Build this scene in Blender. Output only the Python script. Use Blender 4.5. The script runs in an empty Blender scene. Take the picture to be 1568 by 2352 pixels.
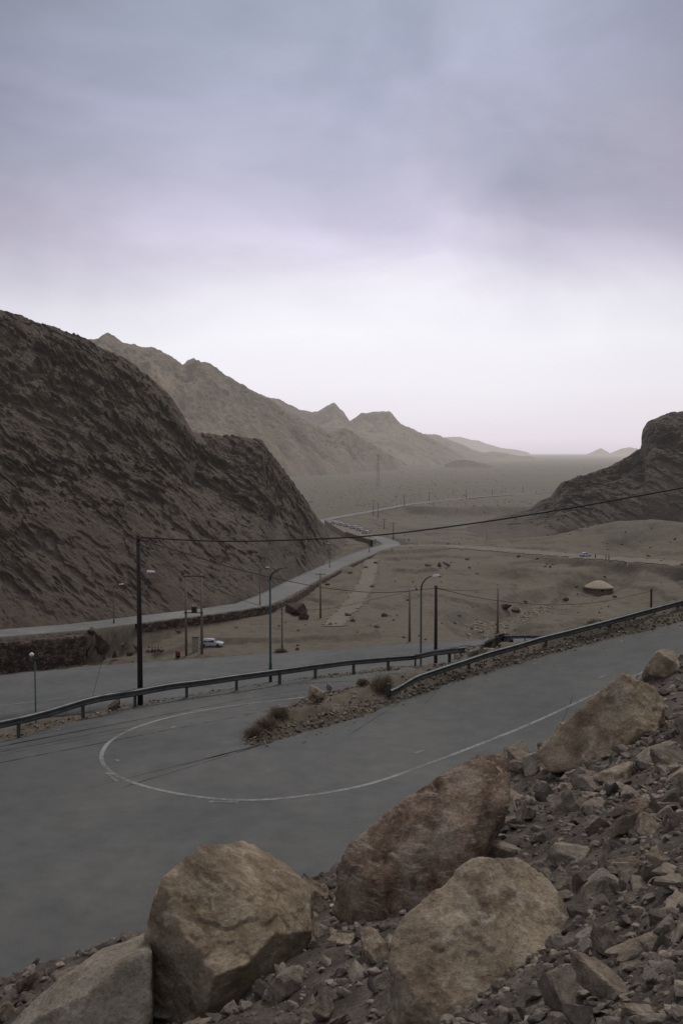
import bpy, bmesh, math, random
import numpy as np
from mathutils import Vector
random.seed(7); rng = np.random.default_rng(7)
FP = 2287.0; CX, CY = 784.0, 1176.0; CZ = 10.5
PITCH = math.atan(136/2287.0); cp, sp = math.cos(PITCH), math.sin(PITCH)
C = bpy.context.scene.collection
def at(px, py, Y):
    u = (px-CX)/FP; v = (CY-py)/FP; dy = cp+v*sp; dz = -sp+v*cp; t = Y/dy
    return np.array([u*t, Y, CZ+dz*t])
def gz(px, py, z):
    u = (px-CX)/FP; v = (CY-py)/FP; dy = cp+v*sp; dz = -sp+v*cp; t = (z-CZ)/dz
    return np.array([u*t, dy*t, z])
# ------------------------------------------------------------ noise
def _h(ix, iy, iz, s):
    h = (ix*374761393 + iy*668265263 + iz*1442695041 + s*974634777) & 0xffffffff
    h = ((h ^ (h >> 13))*1274126177) & 0xffffffff
    h = ((h ^ (h >> 16))*2246822519) & 0xffffffff
    return ((h ^ (h >> 15)) & 0xffffff)/float(0xffffff)
def vn(x, y, z=None, s=0):
    x = np.asarray(x, float); y = np.asarray(y, float)
    z = np.zeros_like(x) if z is None else np.asarray(z, float)
    ix = np.floor(x).astype(np.int64); iy = np.floor(y).astype(np.int64); iz = np.floor(z).astype(np.int64)
    fx, fy, fz = x-ix, y-iy, z-iz
    fx = fx*fx*(3-2*fx); fy = fy*fy*(3-2*fy); fz = fz*fz*(3-2*fz)
    r = 0
    for a in (0, 1):
        wx = fx if a else 1-fx
        for b in (0, 1):
            wy = fy if b else 1-fy
            for c in (0, 1):
                wz = fz if c else 1-fz
                r = r+wx*wy*wz*_h(ix+a, iy+b, iz+c, s)
    return r*2-1
def fbm(x, y, z=None, o=5, g=.5, s=0):
    r = 0; a = 1; f = 1; n = 0
    for k in range(o):
        r = r+a*vn(x*f+k*7.3, y*f-k*3.1, None if z is None else z*f+k*5.7, s+k); n += a; a *= g; f *= 2.03
    return r/n
def ridge(x, y, z=None, o=5, g=.55, s=0):
    r = 0; a = 1; f = 1; n = 0
    for k in range(o):
        r = r+a*(1-2*np.abs(vn(x*f+k*7.3, y*f-k*3.1, None if z is None else z*f+k*5.7, s+k))); n += a; a *= g; f *= 2.03
    return r/n
def sst(a, b, x):
    t = np.clip((x-a)/(b-a), 0, 1); return t*t*(3-2*t)
# ------------------------------------------------------------ curves
def resample(P, n):
    P = np.asarray(P, float); d = np.r_[0, np.cumsum(np.linalg.norm(np.diff(P[:, :2], axis=0), axis=1))]
    t = np.linspace(0, d[-1], n)
    return np.stack([np.interp(t, d, P[:, k]) for k in range(P.shape[1])], 1)
def smooth(P, n, k=6):
    P = np.asarray(P, float); m = len(P); out = []
    for i in range(m-1):
        p0, p1, p2, p3 = P[max(i-1, 0)], P[i], P[i+1], P[min(i+2, m-1)]
        for j in range(k):
            t = j/k
            out.append(.5*((2*p1)+(-p0+p2)*t+(2*p0-5*p1+4*p2-p3)*t*t+(-p0+3*p1-3*p2+p3)*t**3))
    out.append(P[-1]); return resample(np.array(out), n)
def polydist(X, Y, P):
    best = np.full(X.shape, 1e18); zz = np.zeros(X.shape); side = np.zeros(X.shape)
    for a, b in zip(P[:-1], P[1:]):
        dx, dy = b[0]-a[0], b[1]-a[1]; L = dx*dx+dy*dy+1e-12
        t = np.clip(((X-a[0])*dx+(Y-a[1])*dy)/L, 0, 1)
        ex = X-a[0]-t*dx; ey = Y-a[1]-t*dy; d = ex*ex+ey*ey
        m = d < best
        best = np.where(m, d, best)
        if len(a) > 2: zz = np.where(m, a[2]+t*(b[2]-a[2]), zz)
        side = np.where(m, np.sign(dx*(Y-a[1])-dy*(X-a[0])), side)
    return np.sqrt(best), zz, side
def inpoly(X, Y, P):
    c = np.zeros(X.shape, bool)
    for a, b in zip(P, np.roll(P, -1, 0)):
        if a[1] == b[1]: continue
        c ^= ((a[1] > Y) != (b[1] > Y)) & (X < (b[0]-a[0])*(Y-a[1])/(b[1]-a[1])+a[0])
    return c
# ------------------------------------------------------------ hairpin platform
TX, TY = -3.5, 35.8
def zA(X, Y):
    X = np.asarray(X, float); Y = np.asarray(Y, float)
    s = (X-2)*.87+(Y-42.5)*.49; zu = .125*np.logaddexp(0, s-1)
    q = (X+8.4)*.6+(Y-41.5)*.8; zf = -.12*np.logaddexp(0, q-6)
    w = sst(-2, 2, (X-TX)*.85-(Y-TY)*.53)
    return w*zu+(1-w)*zf
def onr(px, py):
    z = 0.
    for k in range(25):
        p = gz(px, py, z); z = .5*z+.5*float(zA(p[0], p[1]))
    return np.array([p[0], p[1], z])
inner1 = [(26.5, 56)] + [tuple(onr(*p)[:2]) for p in [(1568, 1425), (1405, 1466), (1250, 1507), (1075, 1558), (985, 1588), (890, 1622), (800, 1657), (700, 1682), (640, 1700), (590, 1713), (560, 1712)]]
inner2 = [tuple(onr(*p)[:2]) for p in [(560, 1712), (556, 1698), (585, 1665), (650, 1628), (700, 1606), (760, 1588), (830, 1575), (880, 1562), (930, 1550), (990, 1537), (1060, 1528)]]+[(14, 70)]
outer1 = [(30, 50), (15.5, 41.5), (8, 33), (1, 23), (-4.5, 17), (-10, 13), (-20, 12), (-26, 18)]
railpx = [(0, 1706), (187, 1653), (320, 1625), (435, 1606), (540, 1590), (637, 1576), (727, 1562), (812, 1550), (890, 1541), (960, 1533), (1060, 1522)]
outer2 = [(-26, 18), (-20, 27)]+[tuple(onr(*p)[:2]) for p in railpx]+[(12, 71)]
N1, N2 = 160, 160
inn = np.vstack([smooth(inner1, N1), smooth(inner2, N2)[1:]])
out = np.vstack([smooth(outer1, N1), smooth(outer2, N2)[1:]])
platpoly = resample(out, 70); platpoly = np.column_stack([platpoly, zA(platpoly[:, 0], platpoly[:, 1])])
platpoly = np.vstack([platpoly, [(12, 71, -3.8), (14, 70, -4.2), (20.2, 63, -4.5), (26.0, 57.2, -3.0), (27.5, 56, 2.6), (30, 54.5, 3.2)]])
islpoly = resample(inn, 60)
e1 = smooth(inner1, 26); e1 = np.column_stack([e1, [.125*math.log1p(math.exp((a-2)*.87+(b-42.5)*.49-1)) for a, b in e1]])
e2 = smooth(inner2, 26); e2 = np.column_stack([e2, [-.12*math.log1p(math.exp((a+8.4)*.6+(b-41.5)*.8-6)) for a, b in e2]])
# lower road
LW = 8.2
def lowp(px, py, z):
    p = gz(px, py, z); return (p[0], p[1]-LW-.5, z)
lowroad = smooth([(-75, 60, -12), (-48, 71, -10.3), lowp(0, 1555, -9), lowp(330, 1520, -8), lowp(650, 1497, -7), lowp(900, 1477, -6), lowp(1100, 1466, -5.4), lowp(1290, 1456, -4.9), (28, 73, -4.4), (40, 69, -3)], 34)
vroad = smooth([(-110, 170, -21.5), tuple(gz(0, 1456, -22)), tuple(gz(200, 1438, -22.2)), tuple(gz(400, 1413, -22.7)), tuple(gz(520, 1399, -23.4)), tuple(gz(590, 1385, -24)), tuple(gz(650, 1357, -24.8)), tuple(gz(700, 1331, -25.5)), tuple(gz(780, 1294, -26.6)), tuple(gz(850, 1266, -27.5)),
                tuple(gz(888, 1257, -27.8)), tuple(gz(898, 1250, -28)), tuple(gz(880, 1241, -28.4)), tuple(gz(830, 1228, -29.5)), tuple(gz(770, 1209, -31.5)), tuple(gz(742, 1198, -33)), tuple(gz(775, 1189, -34.5)), tuple(gz(850, 1176, -36.5)), tuple(gz(950, 1158, -39.3)), tuple(gz(1050, 1147, -41.5)), tuple(gz(1200, 1135, -44)), tuple(gz(1360, 1127, -46)), tuple(gz(1560, 1120, -48))], 110)
VW = 4.0
# foot of the near rocky slope
foot = np.array([(-30, 3), (-14, 13.5), (-7.6, 18.3), (-5.2, 20.0), (-3.0, 22.3), (-.2, 24.6), (2.6, 29), (6.0, 33.6), (10.0, 39.0), (15.6, 44.6), (24, 49.5), (40, 57)])
def slope_t(X, Y):
    d, _, s = polydist(X, Y, foot); return -d*s
def S(X, Y, detail=True):
    X = np.asarray(X, float); Y = np.asarray(Y, float)
    t = slope_t(X, Y)
    t0 = (X+.5)*.8-(Y-25)*.6+2.2*np.exp(-((Y-17.5)/4.5)**2)*sst(0, -5, X)
    g = np.where(t0 < 9, .5*t0, 4.5+.66*(t0-9))
    f = np.where(t < 0, .55*t, np.minimum(.62*t, np.maximum(g, .05*t)))
    z = zA(X, Y)*sst(60, 20, t)+f-.12
    z = z+.30*fbm(X*.35, Y*.35, o=3, s=11)*sst(0, 2.5, t)*sst(1, 6, Y)
    z = z-6*sst(-3, -9, t)
    if detail: z = z+.10*fbm(X*1.7, Y*1.7, o=4, g=.6, s=21)+.03*ridge(X*6, Y*6, o=3, s=31)
    return z
tracks = []
def G(X, Y):
    X = np.asarray(X, float); Y = np.asarray(Y, float)
    z = np.interp(Y, [0, 30, 38, 50, 62, 75, 95, 130, 165, 220, 300, 400, 480, 640, 800, 1000, 1200, 1400, 3000, 45000], [0, 0, 0, -6.5, -9.2, -10, -13, -22, -25, -25.8, -27, -28, -29.3, -33.3, -36.7, -40, -42.6, -45, -52, -62])
    u = X/np.maximum(Y, 1)
    z = z-2.5*sst(-22, -40, X)*sst(125, 150, Y)*sst(200, 178, Y)
    z = z-4.0*sst(.09, .17, u+.02*vn(Y*.02, X*.02))*sst(225, 250, Y)*sst(340, 318, Y+8*vn(X*.06, Y*.0))
    e = 852+45*vn(X*.006, Y*0, s=3)+14*vn(X*.03, Y*0, s=5)
    z = z-8*sst(.02, .07, u)*sst(560, 640, Y)*sst(e+12, e-10, Y)*sst(.26, .2, u)
    # wash
    wd, _, _ = polydist(X, Y, np.array([(26, 150), (34, 185), (31, 215), (44, 250), (60, 285), (90, 330)]))
    z = z-2.4*sst(11, 4, wd)
    # mounds
    for px, D, w, h in ((1480, 425, 30, 5.5), (1385, 440, 26, 4), (1600, 400, 30, 6), (1180, 300, 14, 1.2), (1160, 385, 3.2, 1.3), (1560, 300, 22, 3.0), (1580, 200, 22, 1.2)):
        x0 = (px-CX)/FP*D
        z = z+h*np.exp(-((X-x0)**2+(Y-D)**2*.9)/(w*w))
    far = sst(450, 1200, Y)
    amp = sst(100, 150, Y); mid = amp*(1-far)
    rm = sst(.12, .2, u)
    z = z+mid*(.5*fbm(X*.03, Y*.03, o=4, s=41)+.25*ridge(X*.12+.03*Y, Y*.12-.03*X, o=5, g=.6, s=43))
    z = z+mid*rm*sst(205, 250, Y)*(.7*ridge(X*.05, Y*.05, o=5, s=46)-.3)
    sc = fbm(X*.010+3, Y*.010, o=6, g=.52, s=141); z = z+mid*(.9*sst(-.03, .02, sc)+1.1*sst(.22, .26, sc)-1.0*sst(-.22, -.26, sc)-.6)   # eroded banks
    gl = ridge(X*.014+.004*Y, Y*.014-.004*X, o=5, g=.55, s=151); z = z-mid*.9*sst(.55, .72, gl)                 # gullies
    z = z+far*(2.0*fbm(X*.006, Y*.006, o=4, s=44)+1.0*ridge(X*.02, Y*.02, o=3, s=45))
    z = z+(1-amp)*.25*fbm(X*.3, Y*.3, o=4, s=47)
    for T_, w_ in tracks:
        m = (Y > T_[:, 1].min()-15) & (Y < T_[:, 1].max()+15)
        if m.any():
            d, zr, s = polydist(X[m], Y[m], T_); k = sst(w_*.5+4, w_*.5+.8, d); z[m] = z[m]*(1-k)+zr*k
    m = (Y < 1700) & (Y > 130)
    if m.any():
        d, zr, s = polydist(X[m], Y[m], vroad); dd = np.maximum(0, d-VW-.6); left = sst(-38, -46, X[m])
        lo = np.maximum(-5.0*dd, -1.1-.7*np.maximum(0, dd-.3))*(1-left)-5.0*dd*left
        zm = np.clip(z[m], zr-.12+lo, zr-.12+dd*.8); z[m] = np.where(d < VW+.6, zr-.12, zm)
    m = (Y < 180)
    if m.any():
        d, zr, s = polydist(X[m], Y[m], lowroad); dd = np.maximum(0, d-LW-.9)
        zm = np.clip(z[m], zr-.08-dd*.55, zr-.08+dd*.6); zm = np.where(d < LW+.3, zr-.08, zm+.12*vn(X[m]*1.1, Y[m]*1.1, s=9)*sst(LW, LW+2, d)); z[m] = zm
    m = (Y < 130)
    if m.any():
        x, y = X[m], Y[m]
        d, zb, _ = polydist(x, y, np.vstack([platpoly, platpoly[:1]])); ins = inpoly(x, y, platpoly); d = np.where(ins, 0, d)
        za = np.where(ins, zA(x, y), zb); dd = np.maximum(0, d-.9)
        zm = np.clip(z[m], za-.07-dd*.62, za-.07+dd*.5)
        zm = np.where(d > .2, zm+.10*fbm(x*1.5, y*1.5, o=4, s=51)*sst(.2, 1.2, d)*sst(16, 8, d), za-.07)
        di, _, _ = polydist(x, y, islpoly); isl = inpoly(x, y, islpoly) | (ins & (-12.5*(y-56)-14*(x-26.5) <= 1.5) & (y > 55.5))
        d1, z1, _ = polydist(x, y, e1); d2, z2, _ = polydist(x, y, e2)
        bank = np.maximum(z1-.6*np.maximum(0, d1-1.9), z2-.3*np.maximum(0, d2-.4))
        bmp = np.minimum(.55, .42*di)*sst(9, 4, d1)*(.8+.5*fbm(x*.9, y*.9, o=4, s=52))
        zm = np.where(isl, bank-.05+bmp+.05*ridge(x*3, y*3, o=3, s=53)*sst(0, .5, di), zm)
        z[m] = zm
    return z
def gh(x, y): return float(G(np.array([float(x)]), np.array([float(y)]))[0])
def ghit(px, py, ymin=120, ymax=3000):
    Y = np.exp(np.linspace(math.log(ymin), math.log(ymax), 1500))
    u = (px-CX)/FP; v = (CY-py)/FP; dy = cp+v*sp; dz = -sp+v*cp; t = Y/dy
    X = u*t; Z = CZ+dz*t; g = G(X, Y); k = np.argmax(Z < g)
    return np.array([X[k], Y[k], g[k]])
tr1 = np.array([ghit(*p) for p in ((852, 1285), (848, 1315), (838, 1345), (822, 1375), (795, 1405), (765, 1440))])
tz = np.linspace(-27.9, -26.3, 8); tr2 = np.array([gz(p, q, z) for p, q, z in zip((905, 1000, 1100, 1220, 1343, 1450, 1568, 1700), (1258, 1255, 1260, 1269, 1279, 1286, 1296, 1306), tz)])
tracks += [(smooth(tr1, 14), 5.5), (smooth(tr2, 18), 14)]
# ------------------------------------------------------------ mesh helpers
def link(name, me, m=None, parent=None, shade=True):
    if m: me.materials.append(m)
    me.polygons.foreach_set('use_smooth', np.full(len(me.polygons), bool(shade))); me.update()
    o = bpy.data.objects.new(name, me); C.objects.link(o)
    if parent: o.parent = parent
    return o
def mesh_np(name, V, F, m=None, parent=None, shade=True):
    V = np.asarray(V, np.float32); F = np.asarray(F, np.int32); k = F.shape[1]
    me = bpy.data.meshes.new(name)
    me.vertices.add(len(V)); me.vertices.foreach_set('co', V.ravel())
    me.loops.add(F.size); me.loops.foreach_set('vertex_index', F.ravel())
    me.polygons.add(len(F)); me.polygons.foreach_set('loop_start', np.arange(0, F.size, k, dtype=np.int32))
    me.update(calc_edges=True); me.validate()
    return link(name, me, m, parent, shade)
def gridF(r, c):
    i = np.arange(r*c).reshape(r, c)
    return np.stack([i[:-1, :-1], i[:-1, 1:], i[1:, 1:], i[1:, :-1]], -1).reshape(-1, 4)
class MB:
    def __init__(s): s.V = []; s.F = []
    def add(s, V, F):
        b = len(s.V); s.V += [tuple(map(float, v)) for v in V]; s.F += [tuple(int(i)+b for i in f) for f in F]; return s
    def tube(s, P, R, n=8, cap=True):
        P = [Vector(p) for p in P]; R = R if hasattr(R, '__len__') else [R]*len(P); V = []; F = []
        up = None
        for i, p in enumerate(P):
            t = (P[min(i+1, len(P)-1)]-P[max(i-1, 0)]).normalized()
            if up is None: up = t.orthogonal().normalized()
            up = (up-t*up.dot(t)).normalized(); w = t.cross(up)
            for k in range(n):
                a = 2*math.pi*k/n; V.append(p+(up*math.cos(a)+w*math.sin(a))*R[i])
        for i in range(len(P)-1):
            for k in range(n): F.append((i*n+k, i*n+(k+1) % n, (i+1)*n+(k+1) % n, (i+1)*n+k))
        if cap: F.append(tuple(range(n))[::-1]); F.append(tuple((len(P)-1)*n+k for k in range(n)))
        return s.add(V, F)
    def box(s, c, d, rz=0):
        V = []; ca, sa = math.cos(rz), math.sin(rz)
        for z in (-.5, .5):
            for x, y in ((-.5, -.5), (.5, -.5), (.5, .5), (-.5, .5)):
                X, Y = x*d[0], y*d[1]; V.append((c[0]+X*ca-Y*sa, c[1]+X*sa+Y*ca, c[2]+z*d[2]))
        return s.add(V, [(3, 2, 1, 0), (4, 5, 6, 7), (0, 1, 5, 4), (1, 2, 6, 5), (2, 3, 7, 6), (3, 0, 4, 7)])
    def lathe(s, prof, n=24, c=(0, 0, 0)):
        V = []; F = []
        for r, z in prof:
            for k in range(n): a = 2*math.pi*k/n; V.append((c[0]+r*math.cos(a), c[1]+r*math.sin(a), c[2]+z))
        for i in range(len(prof)-1):
            for k in range(n): F.append((i*n+k, i*n+(k+1) % n, (i+1)*n+(k+1) % n, (i+1)*n+k))
        return s.add(V, F)
    def build(s, name, m, parent=None, shade=False):
        me = bpy.data.meshes.new(name); me.from_pydata(s.V, [], s.F); return link(name, me, m, parent, shade)
def tag(o, label=None, cat=None, group=None, kind=None):
    if label: o['label'] = label
    if cat: o['category'] = cat
    if group: o['group'] = group
    if kind: o['kind'] = kind
    return o
def empty(name, loc, rz=0):
    o = bpy.data.objects.new(name, None); C.objects.link(o); o.location = tuple(map(float, loc)); o.rotation_euler = (0, 0, rz); o.empty_display_size = .3; return o
def copy_tree(o, parent=None):
    c = o.copy(); C.objects.link(c); c.parent = parent
    for ch in list(o.children): copy_tree(ch, c)
    return c
# ------------------------------------------------------------ materials
def L(r, g, b):
    f = lambda c: (c/255/12.92 if c/255 <= .04045 else ((c/255+.055)/1.055)**2.4)
    return (f(r), f(g), f(b), 1)
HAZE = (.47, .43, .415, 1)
def NT(name):
    m = bpy.data.materials.new(name); m.use_nodes = True; nt = m.node_tree; nt.nodes.clear(); return m, nt
def ramp(nt, inp, stops):
    r = nt.nodes.new('ShaderNodeValToRGB'); e = r.color_ramp.elements
    e[0].position, e[0].color = stops[0]; e[1].position, e[1].color = stops[-1]
    for p, c in stops[1:-1]:
        q = e.new(p); q.color = c
    nt.links.new(inp, r.inputs[0]); return r.outputs[0]
def noise(nt, co, scale, detail=8, rough=.6, dist=0):
    n = nt.nodes.new('ShaderNodeTexNoise'); n.inputs['Scale'].default_value = scale; n.inputs['Detail'].default_value = detail
    n.inputs['Roughness'].default_value = rough; n.inputs['Distortion'].default_value = dist; nt.links.new(co, n.inputs['Vector']); return n.outputs[0]
def mixc(nt, a, b, f, mode='MIX'):
    n = nt.nodes.new('ShaderNodeMix'); n.data_type = 'RGBA'; n.blend_type = mode
    for s, v in ((n.inputs[6], a), (n.inputs[7], b), (n.inputs[0], f)):
        if hasattr(v, 'is_linked'): nt.links.new(v, s)
        else: s.default_value = v
    return n.outputs[2]
def math_(nt, op, a, b=0.0, clamp=False):
    n = nt.nodes.new('ShaderNodeMath'); n.operation = op; n.use_clamp = clamp
    for s, v in ((n.inputs[0], a), (n.inputs[1], b)):
        if hasattr(v, 'is_linked'): nt.links.new(v, s)
        else: s.default_value = v
    return n.outputs[0]
def g3(v): return (v, v, v, 1)
def finish(nt, col, rough, bumps=(), haze=False, metallic=0, spec=.3):
    p = nt.nodes.new('ShaderNodeBsdfPrincipled'); p.inputs['Roughness'].default_value = rough; p.inputs['Metallic'].default_value = metallic
    p.inputs['Specular IOR Level'].default_value = spec
    if hasattr(col, 'is_linked'): nt.links.new(col, p.inputs['Base Color'])
    else: p.inputs['Base Color'].default_value = col
    prev = None
    for h, st, di in bumps:
        b = nt.nodes.new('ShaderNodeBump'); b.inputs['Strength'].default_value = st; b.inputs['Distance'].default_value = di
        nt.links.new(h, b.inputs['Height'])
        if prev: nt.links.new(prev, b.inputs['Normal'])
        prev = b.outputs[0]
    if prev: nt.links.new(prev, p.inputs['Normal'])
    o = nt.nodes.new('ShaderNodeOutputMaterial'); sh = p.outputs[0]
    if haze:   # haze painted in as emission, growing with distance from the world origin
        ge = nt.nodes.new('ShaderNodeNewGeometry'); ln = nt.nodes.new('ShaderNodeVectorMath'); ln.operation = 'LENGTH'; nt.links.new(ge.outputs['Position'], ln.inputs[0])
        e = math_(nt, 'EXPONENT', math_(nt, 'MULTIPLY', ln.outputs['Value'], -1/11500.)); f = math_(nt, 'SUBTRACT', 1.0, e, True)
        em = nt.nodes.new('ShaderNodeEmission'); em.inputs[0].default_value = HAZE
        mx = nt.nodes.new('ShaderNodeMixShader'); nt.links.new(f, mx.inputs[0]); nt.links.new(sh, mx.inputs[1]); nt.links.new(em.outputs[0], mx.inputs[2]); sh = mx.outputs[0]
    nt.links.new(sh, o.inputs[0])
def coords(nt, stretch=None, rot=None):
    t = nt.nodes.new('ShaderNodeTexCoord'); co = t.outputs['Object']
    if stretch or rot:
        mp = nt.nodes.new('ShaderNodeMapping')
        if stretch: mp.inputs['Scale'].default_value = stretch
        if rot: mp.inputs['Rotation'].default_value = rot
        nt.links.new(co, mp.inputs[0]); co = mp.outputs[0]
    return co
def stone(name, cols, scale=1., bump=.5, bdist=.03, haze=False, stretch=None, rot=None, vein=None, slope=None, rnd=False, rough=.92, lo=.34, hi=.66, big=None, attr=None, fine=(.55, 1.4), streak=None, isl=None):
    m, nt = NT(name); co0 = coords(nt); co = coords(nt, stretch, rot)
    n1 = noise(nt, co, scale, 10, .64, .3)
    st = [(lo+(hi-lo)*i/(len(cols)-1), c) for i, c in enumerate(cols)]
    col = ramp(nt, n1, st)
    n2 = noise(nt, co0, scale*11, 8, .74)
    col = mixc(nt, col, ramp(nt, n2, [(.32, g3(fine[0])), (.68, g3(fine[1]))]), 1.0, 'MULTIPLY')
    if big:
        nb = noise(nt, co0, big, 4, .6); col = mixc(nt, col, ramp(nt, nb, [(.35, g3(.74)), (.65, g3(1.18))]), 1.0, 'MULTIPLY')
    if vein:
        nv = noise(nt, co, scale*.45, 5, .55, .2); a = math_(nt, 'ABSOLUTE', math_(nt, 'SUBTRACT', nv, .5))
        brk = ramp(nt, noise(nt, co0, scale*3, 4, .6), [(.45, g3(0)), (.6, g3(1))])
        f = math_(nt, 'MULTIPLY', ramp(nt, a, [(0, g3(.6)), (.01, g3(.35)), (.03, g3(0))]), brk); col = mixc(nt, col, vein, f)
    if streak:
        ns = noise(nt, coords(nt, (1.2, 1.2, 5.), (.5, .75, .2)), 3.2, 9, .72, .5); col = mixc(nt, col, streak, ramp(nt, ns, [(.52, g3(0)), (.64, g3(.8))]))
    if slope:
        ge = nt.nodes.new('ShaderNodeNewGeometry'); sx = nt.nodes.new('ShaderNodeSeparateXYZ'); nt.links.new(ge.outputs['True Normal'], sx.inputs[0])
        nn = math_(nt, 'ADD', sx.outputs[2], math_(nt, 'MULTIPLY', math_(nt, 'SUBTRACT', n1, .5), .35))
        f = ramp(nt, nn, [(slope[1], g3(0)), (slope[2], g3(1))]); col = mixc(nt, col, mixc(nt, slope[0], ramp(nt, n2, [(.3, g3(.7)), (.7, g3(1.25))]), 1.0, 'MULTIPLY'), f)
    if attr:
        an = nt.nodes.new('ShaderNodeAttribute'); an.attribute_name = 'bed'; col = mixc(nt, col, ramp(nt, an.outputs['Fac'], [(.1, attr[0]), (.5, g3(1)), (.9, attr[1])]), 1.0, 'MULTIPLY')  # outcrop and scree colour on hills, painted recess shade on ranges
    if isl:   # every stone of a loose mass has its own shade
        ge = nt.nodes.new('ShaderNodeNewGeometry'); col = mixc(nt, col, ramp(nt, ge.outputs['Random Per Island'], [(0, (.5, .49, .49, 1)), (.4, (.88, .85, .82, 1)), (.75, (1.15, 1.12, 1.08, 1)), (1, (1.8, 1.7, 1.54, 1))]), 1.0, 'MULTIPLY')
    if rnd:
        oi = nt.nodes.new('ShaderNodeObjectInfo'); col = mixc(nt, col, ramp(nt, oi.outputs['Random'], [(0, (.62, .63, .64, 1)), (.35, (1.0, .9, .8, 1)), (.6, (1.05, 1.02, .97, 1)), (1, (1.55, 1.42, 1.24, 1))]), 1.0, 'MULTIPLY')
    finish(nt, col, rough, [(n1, bump, bdist*4), (n2, bump, bdist)], haze)
    return m
def plain(name, c, rough=.6, metallic=0, var=.2, scale=6, bump=0, spec=.4, haze=False):
    m, nt = NT(name); co = coords(nt); n = noise(nt, co, scale, 6, .6)
    col = mixc(nt, c, ramp(nt, n, [(.3, g3(1-var)), (.7, g3(1+var))]), 1.0, 'MULTIPLY')
    finish(nt, col, rough, [(n, bump, .01)] if bump else [], haze, metallic, spec); return m
M = {}
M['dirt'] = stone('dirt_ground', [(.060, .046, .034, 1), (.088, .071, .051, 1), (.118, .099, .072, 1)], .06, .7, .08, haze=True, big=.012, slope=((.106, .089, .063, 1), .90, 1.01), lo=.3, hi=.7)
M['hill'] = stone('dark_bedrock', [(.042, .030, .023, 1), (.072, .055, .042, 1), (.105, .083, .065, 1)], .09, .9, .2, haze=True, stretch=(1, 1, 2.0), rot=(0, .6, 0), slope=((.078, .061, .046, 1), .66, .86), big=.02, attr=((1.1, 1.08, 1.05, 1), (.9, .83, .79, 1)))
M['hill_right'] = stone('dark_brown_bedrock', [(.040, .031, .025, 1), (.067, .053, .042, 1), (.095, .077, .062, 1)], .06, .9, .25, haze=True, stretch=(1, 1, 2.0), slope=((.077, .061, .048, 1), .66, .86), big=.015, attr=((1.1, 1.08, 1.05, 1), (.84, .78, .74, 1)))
M['range'] = stone('sandy_bedrock', [(.085, .065, .042, 1), (.138, .110, .074, 1), (.185, .150, .104, 1)], .006, 1.0, 7., haze=True, slope=((.175, .144, .100, 1), .80, .97), big=.0015, attr=((.58, .55, .53, 1), (1.25, 1.21, 1.16, 1)))  # attr tints paint shade into the gullies and lighten the ridges
M['scree'] = stone('scree_soil', [(.042, .032, .026, 1), (.077, .062, .05, 1), (.125, .103, .085, 1)], 1.6, .9, .03, big=.3)
M['tan_rock'] = stone('tan_rock', [(.16, .112, .07, 1), (.30, .235, .158, 1), (.43, .355, .255, 1)], 1.5, 1.0, .045, vein=(.5, .45, .38, 1), stretch=(1, 1, 1.3), rot=(.3, .6, 0), big=.8, fine=(.65, 1.3))
M['tan_rock2'] = stone('sandy_rock', [(.18, .132, .088, 1), (.33, .262, .182, 1), (.45, .375, .275, 1)], 2.2, 1.0, .03, vein=(.6, .55, .47, 1), stretch=(1, 1, 1.2), rot=(.9, .2, .4), big=1.0, fine=(.6, 1.35))
M['red_rock'] = stone('reddish_rock', [(.075, .042, .028, 1), (.17, .107, .072, 1), (.27, .195, .137, 1), (.36, .285, .215, 1)], 1.8, 1.0, .05, stretch=(1, 1, .6), rot=(.2, .7, .3), lo=.33, hi=.63, big=.9, fine=(.5, 1.45), streak=(.46, .39, .31, 1))
M['pale_rock'] = stone('pale_rock', [(.18, .15, .112, 1), (.29, .248, .192, 1), (.39, .34, .272, 1)], 1.6, 1.0, .04, fine=(.6, 1.35))
M['grey_rock'] = stone('grey_rock', [(.105, .09, .074, 1), (.19, .165, .14, 1), (.29, .256, .216, 1)], 2.2, .9, .02, rnd=True)
M['pebble'] = stone('pebble_stone', [(.085, .071, .059, 1), (.148, .127, .107, 1), (.235, .206, .175, 1)], 1.8, .6, .01, lo=.32, hi=.68, isl=True)
M['vstone'] = stone('valley_stone', [(.055, .042, .032, 1), (.09, .073, .057, 1), (.15, .124, .1, 1)], .15, .5, .02)
M['dark_boulder'] = stone('dark_boulder', [(.045, .032, .026, 1), (.085, .062, .05, 1), (.125, .097, .078, 1)], .7, .9, .05)
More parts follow.
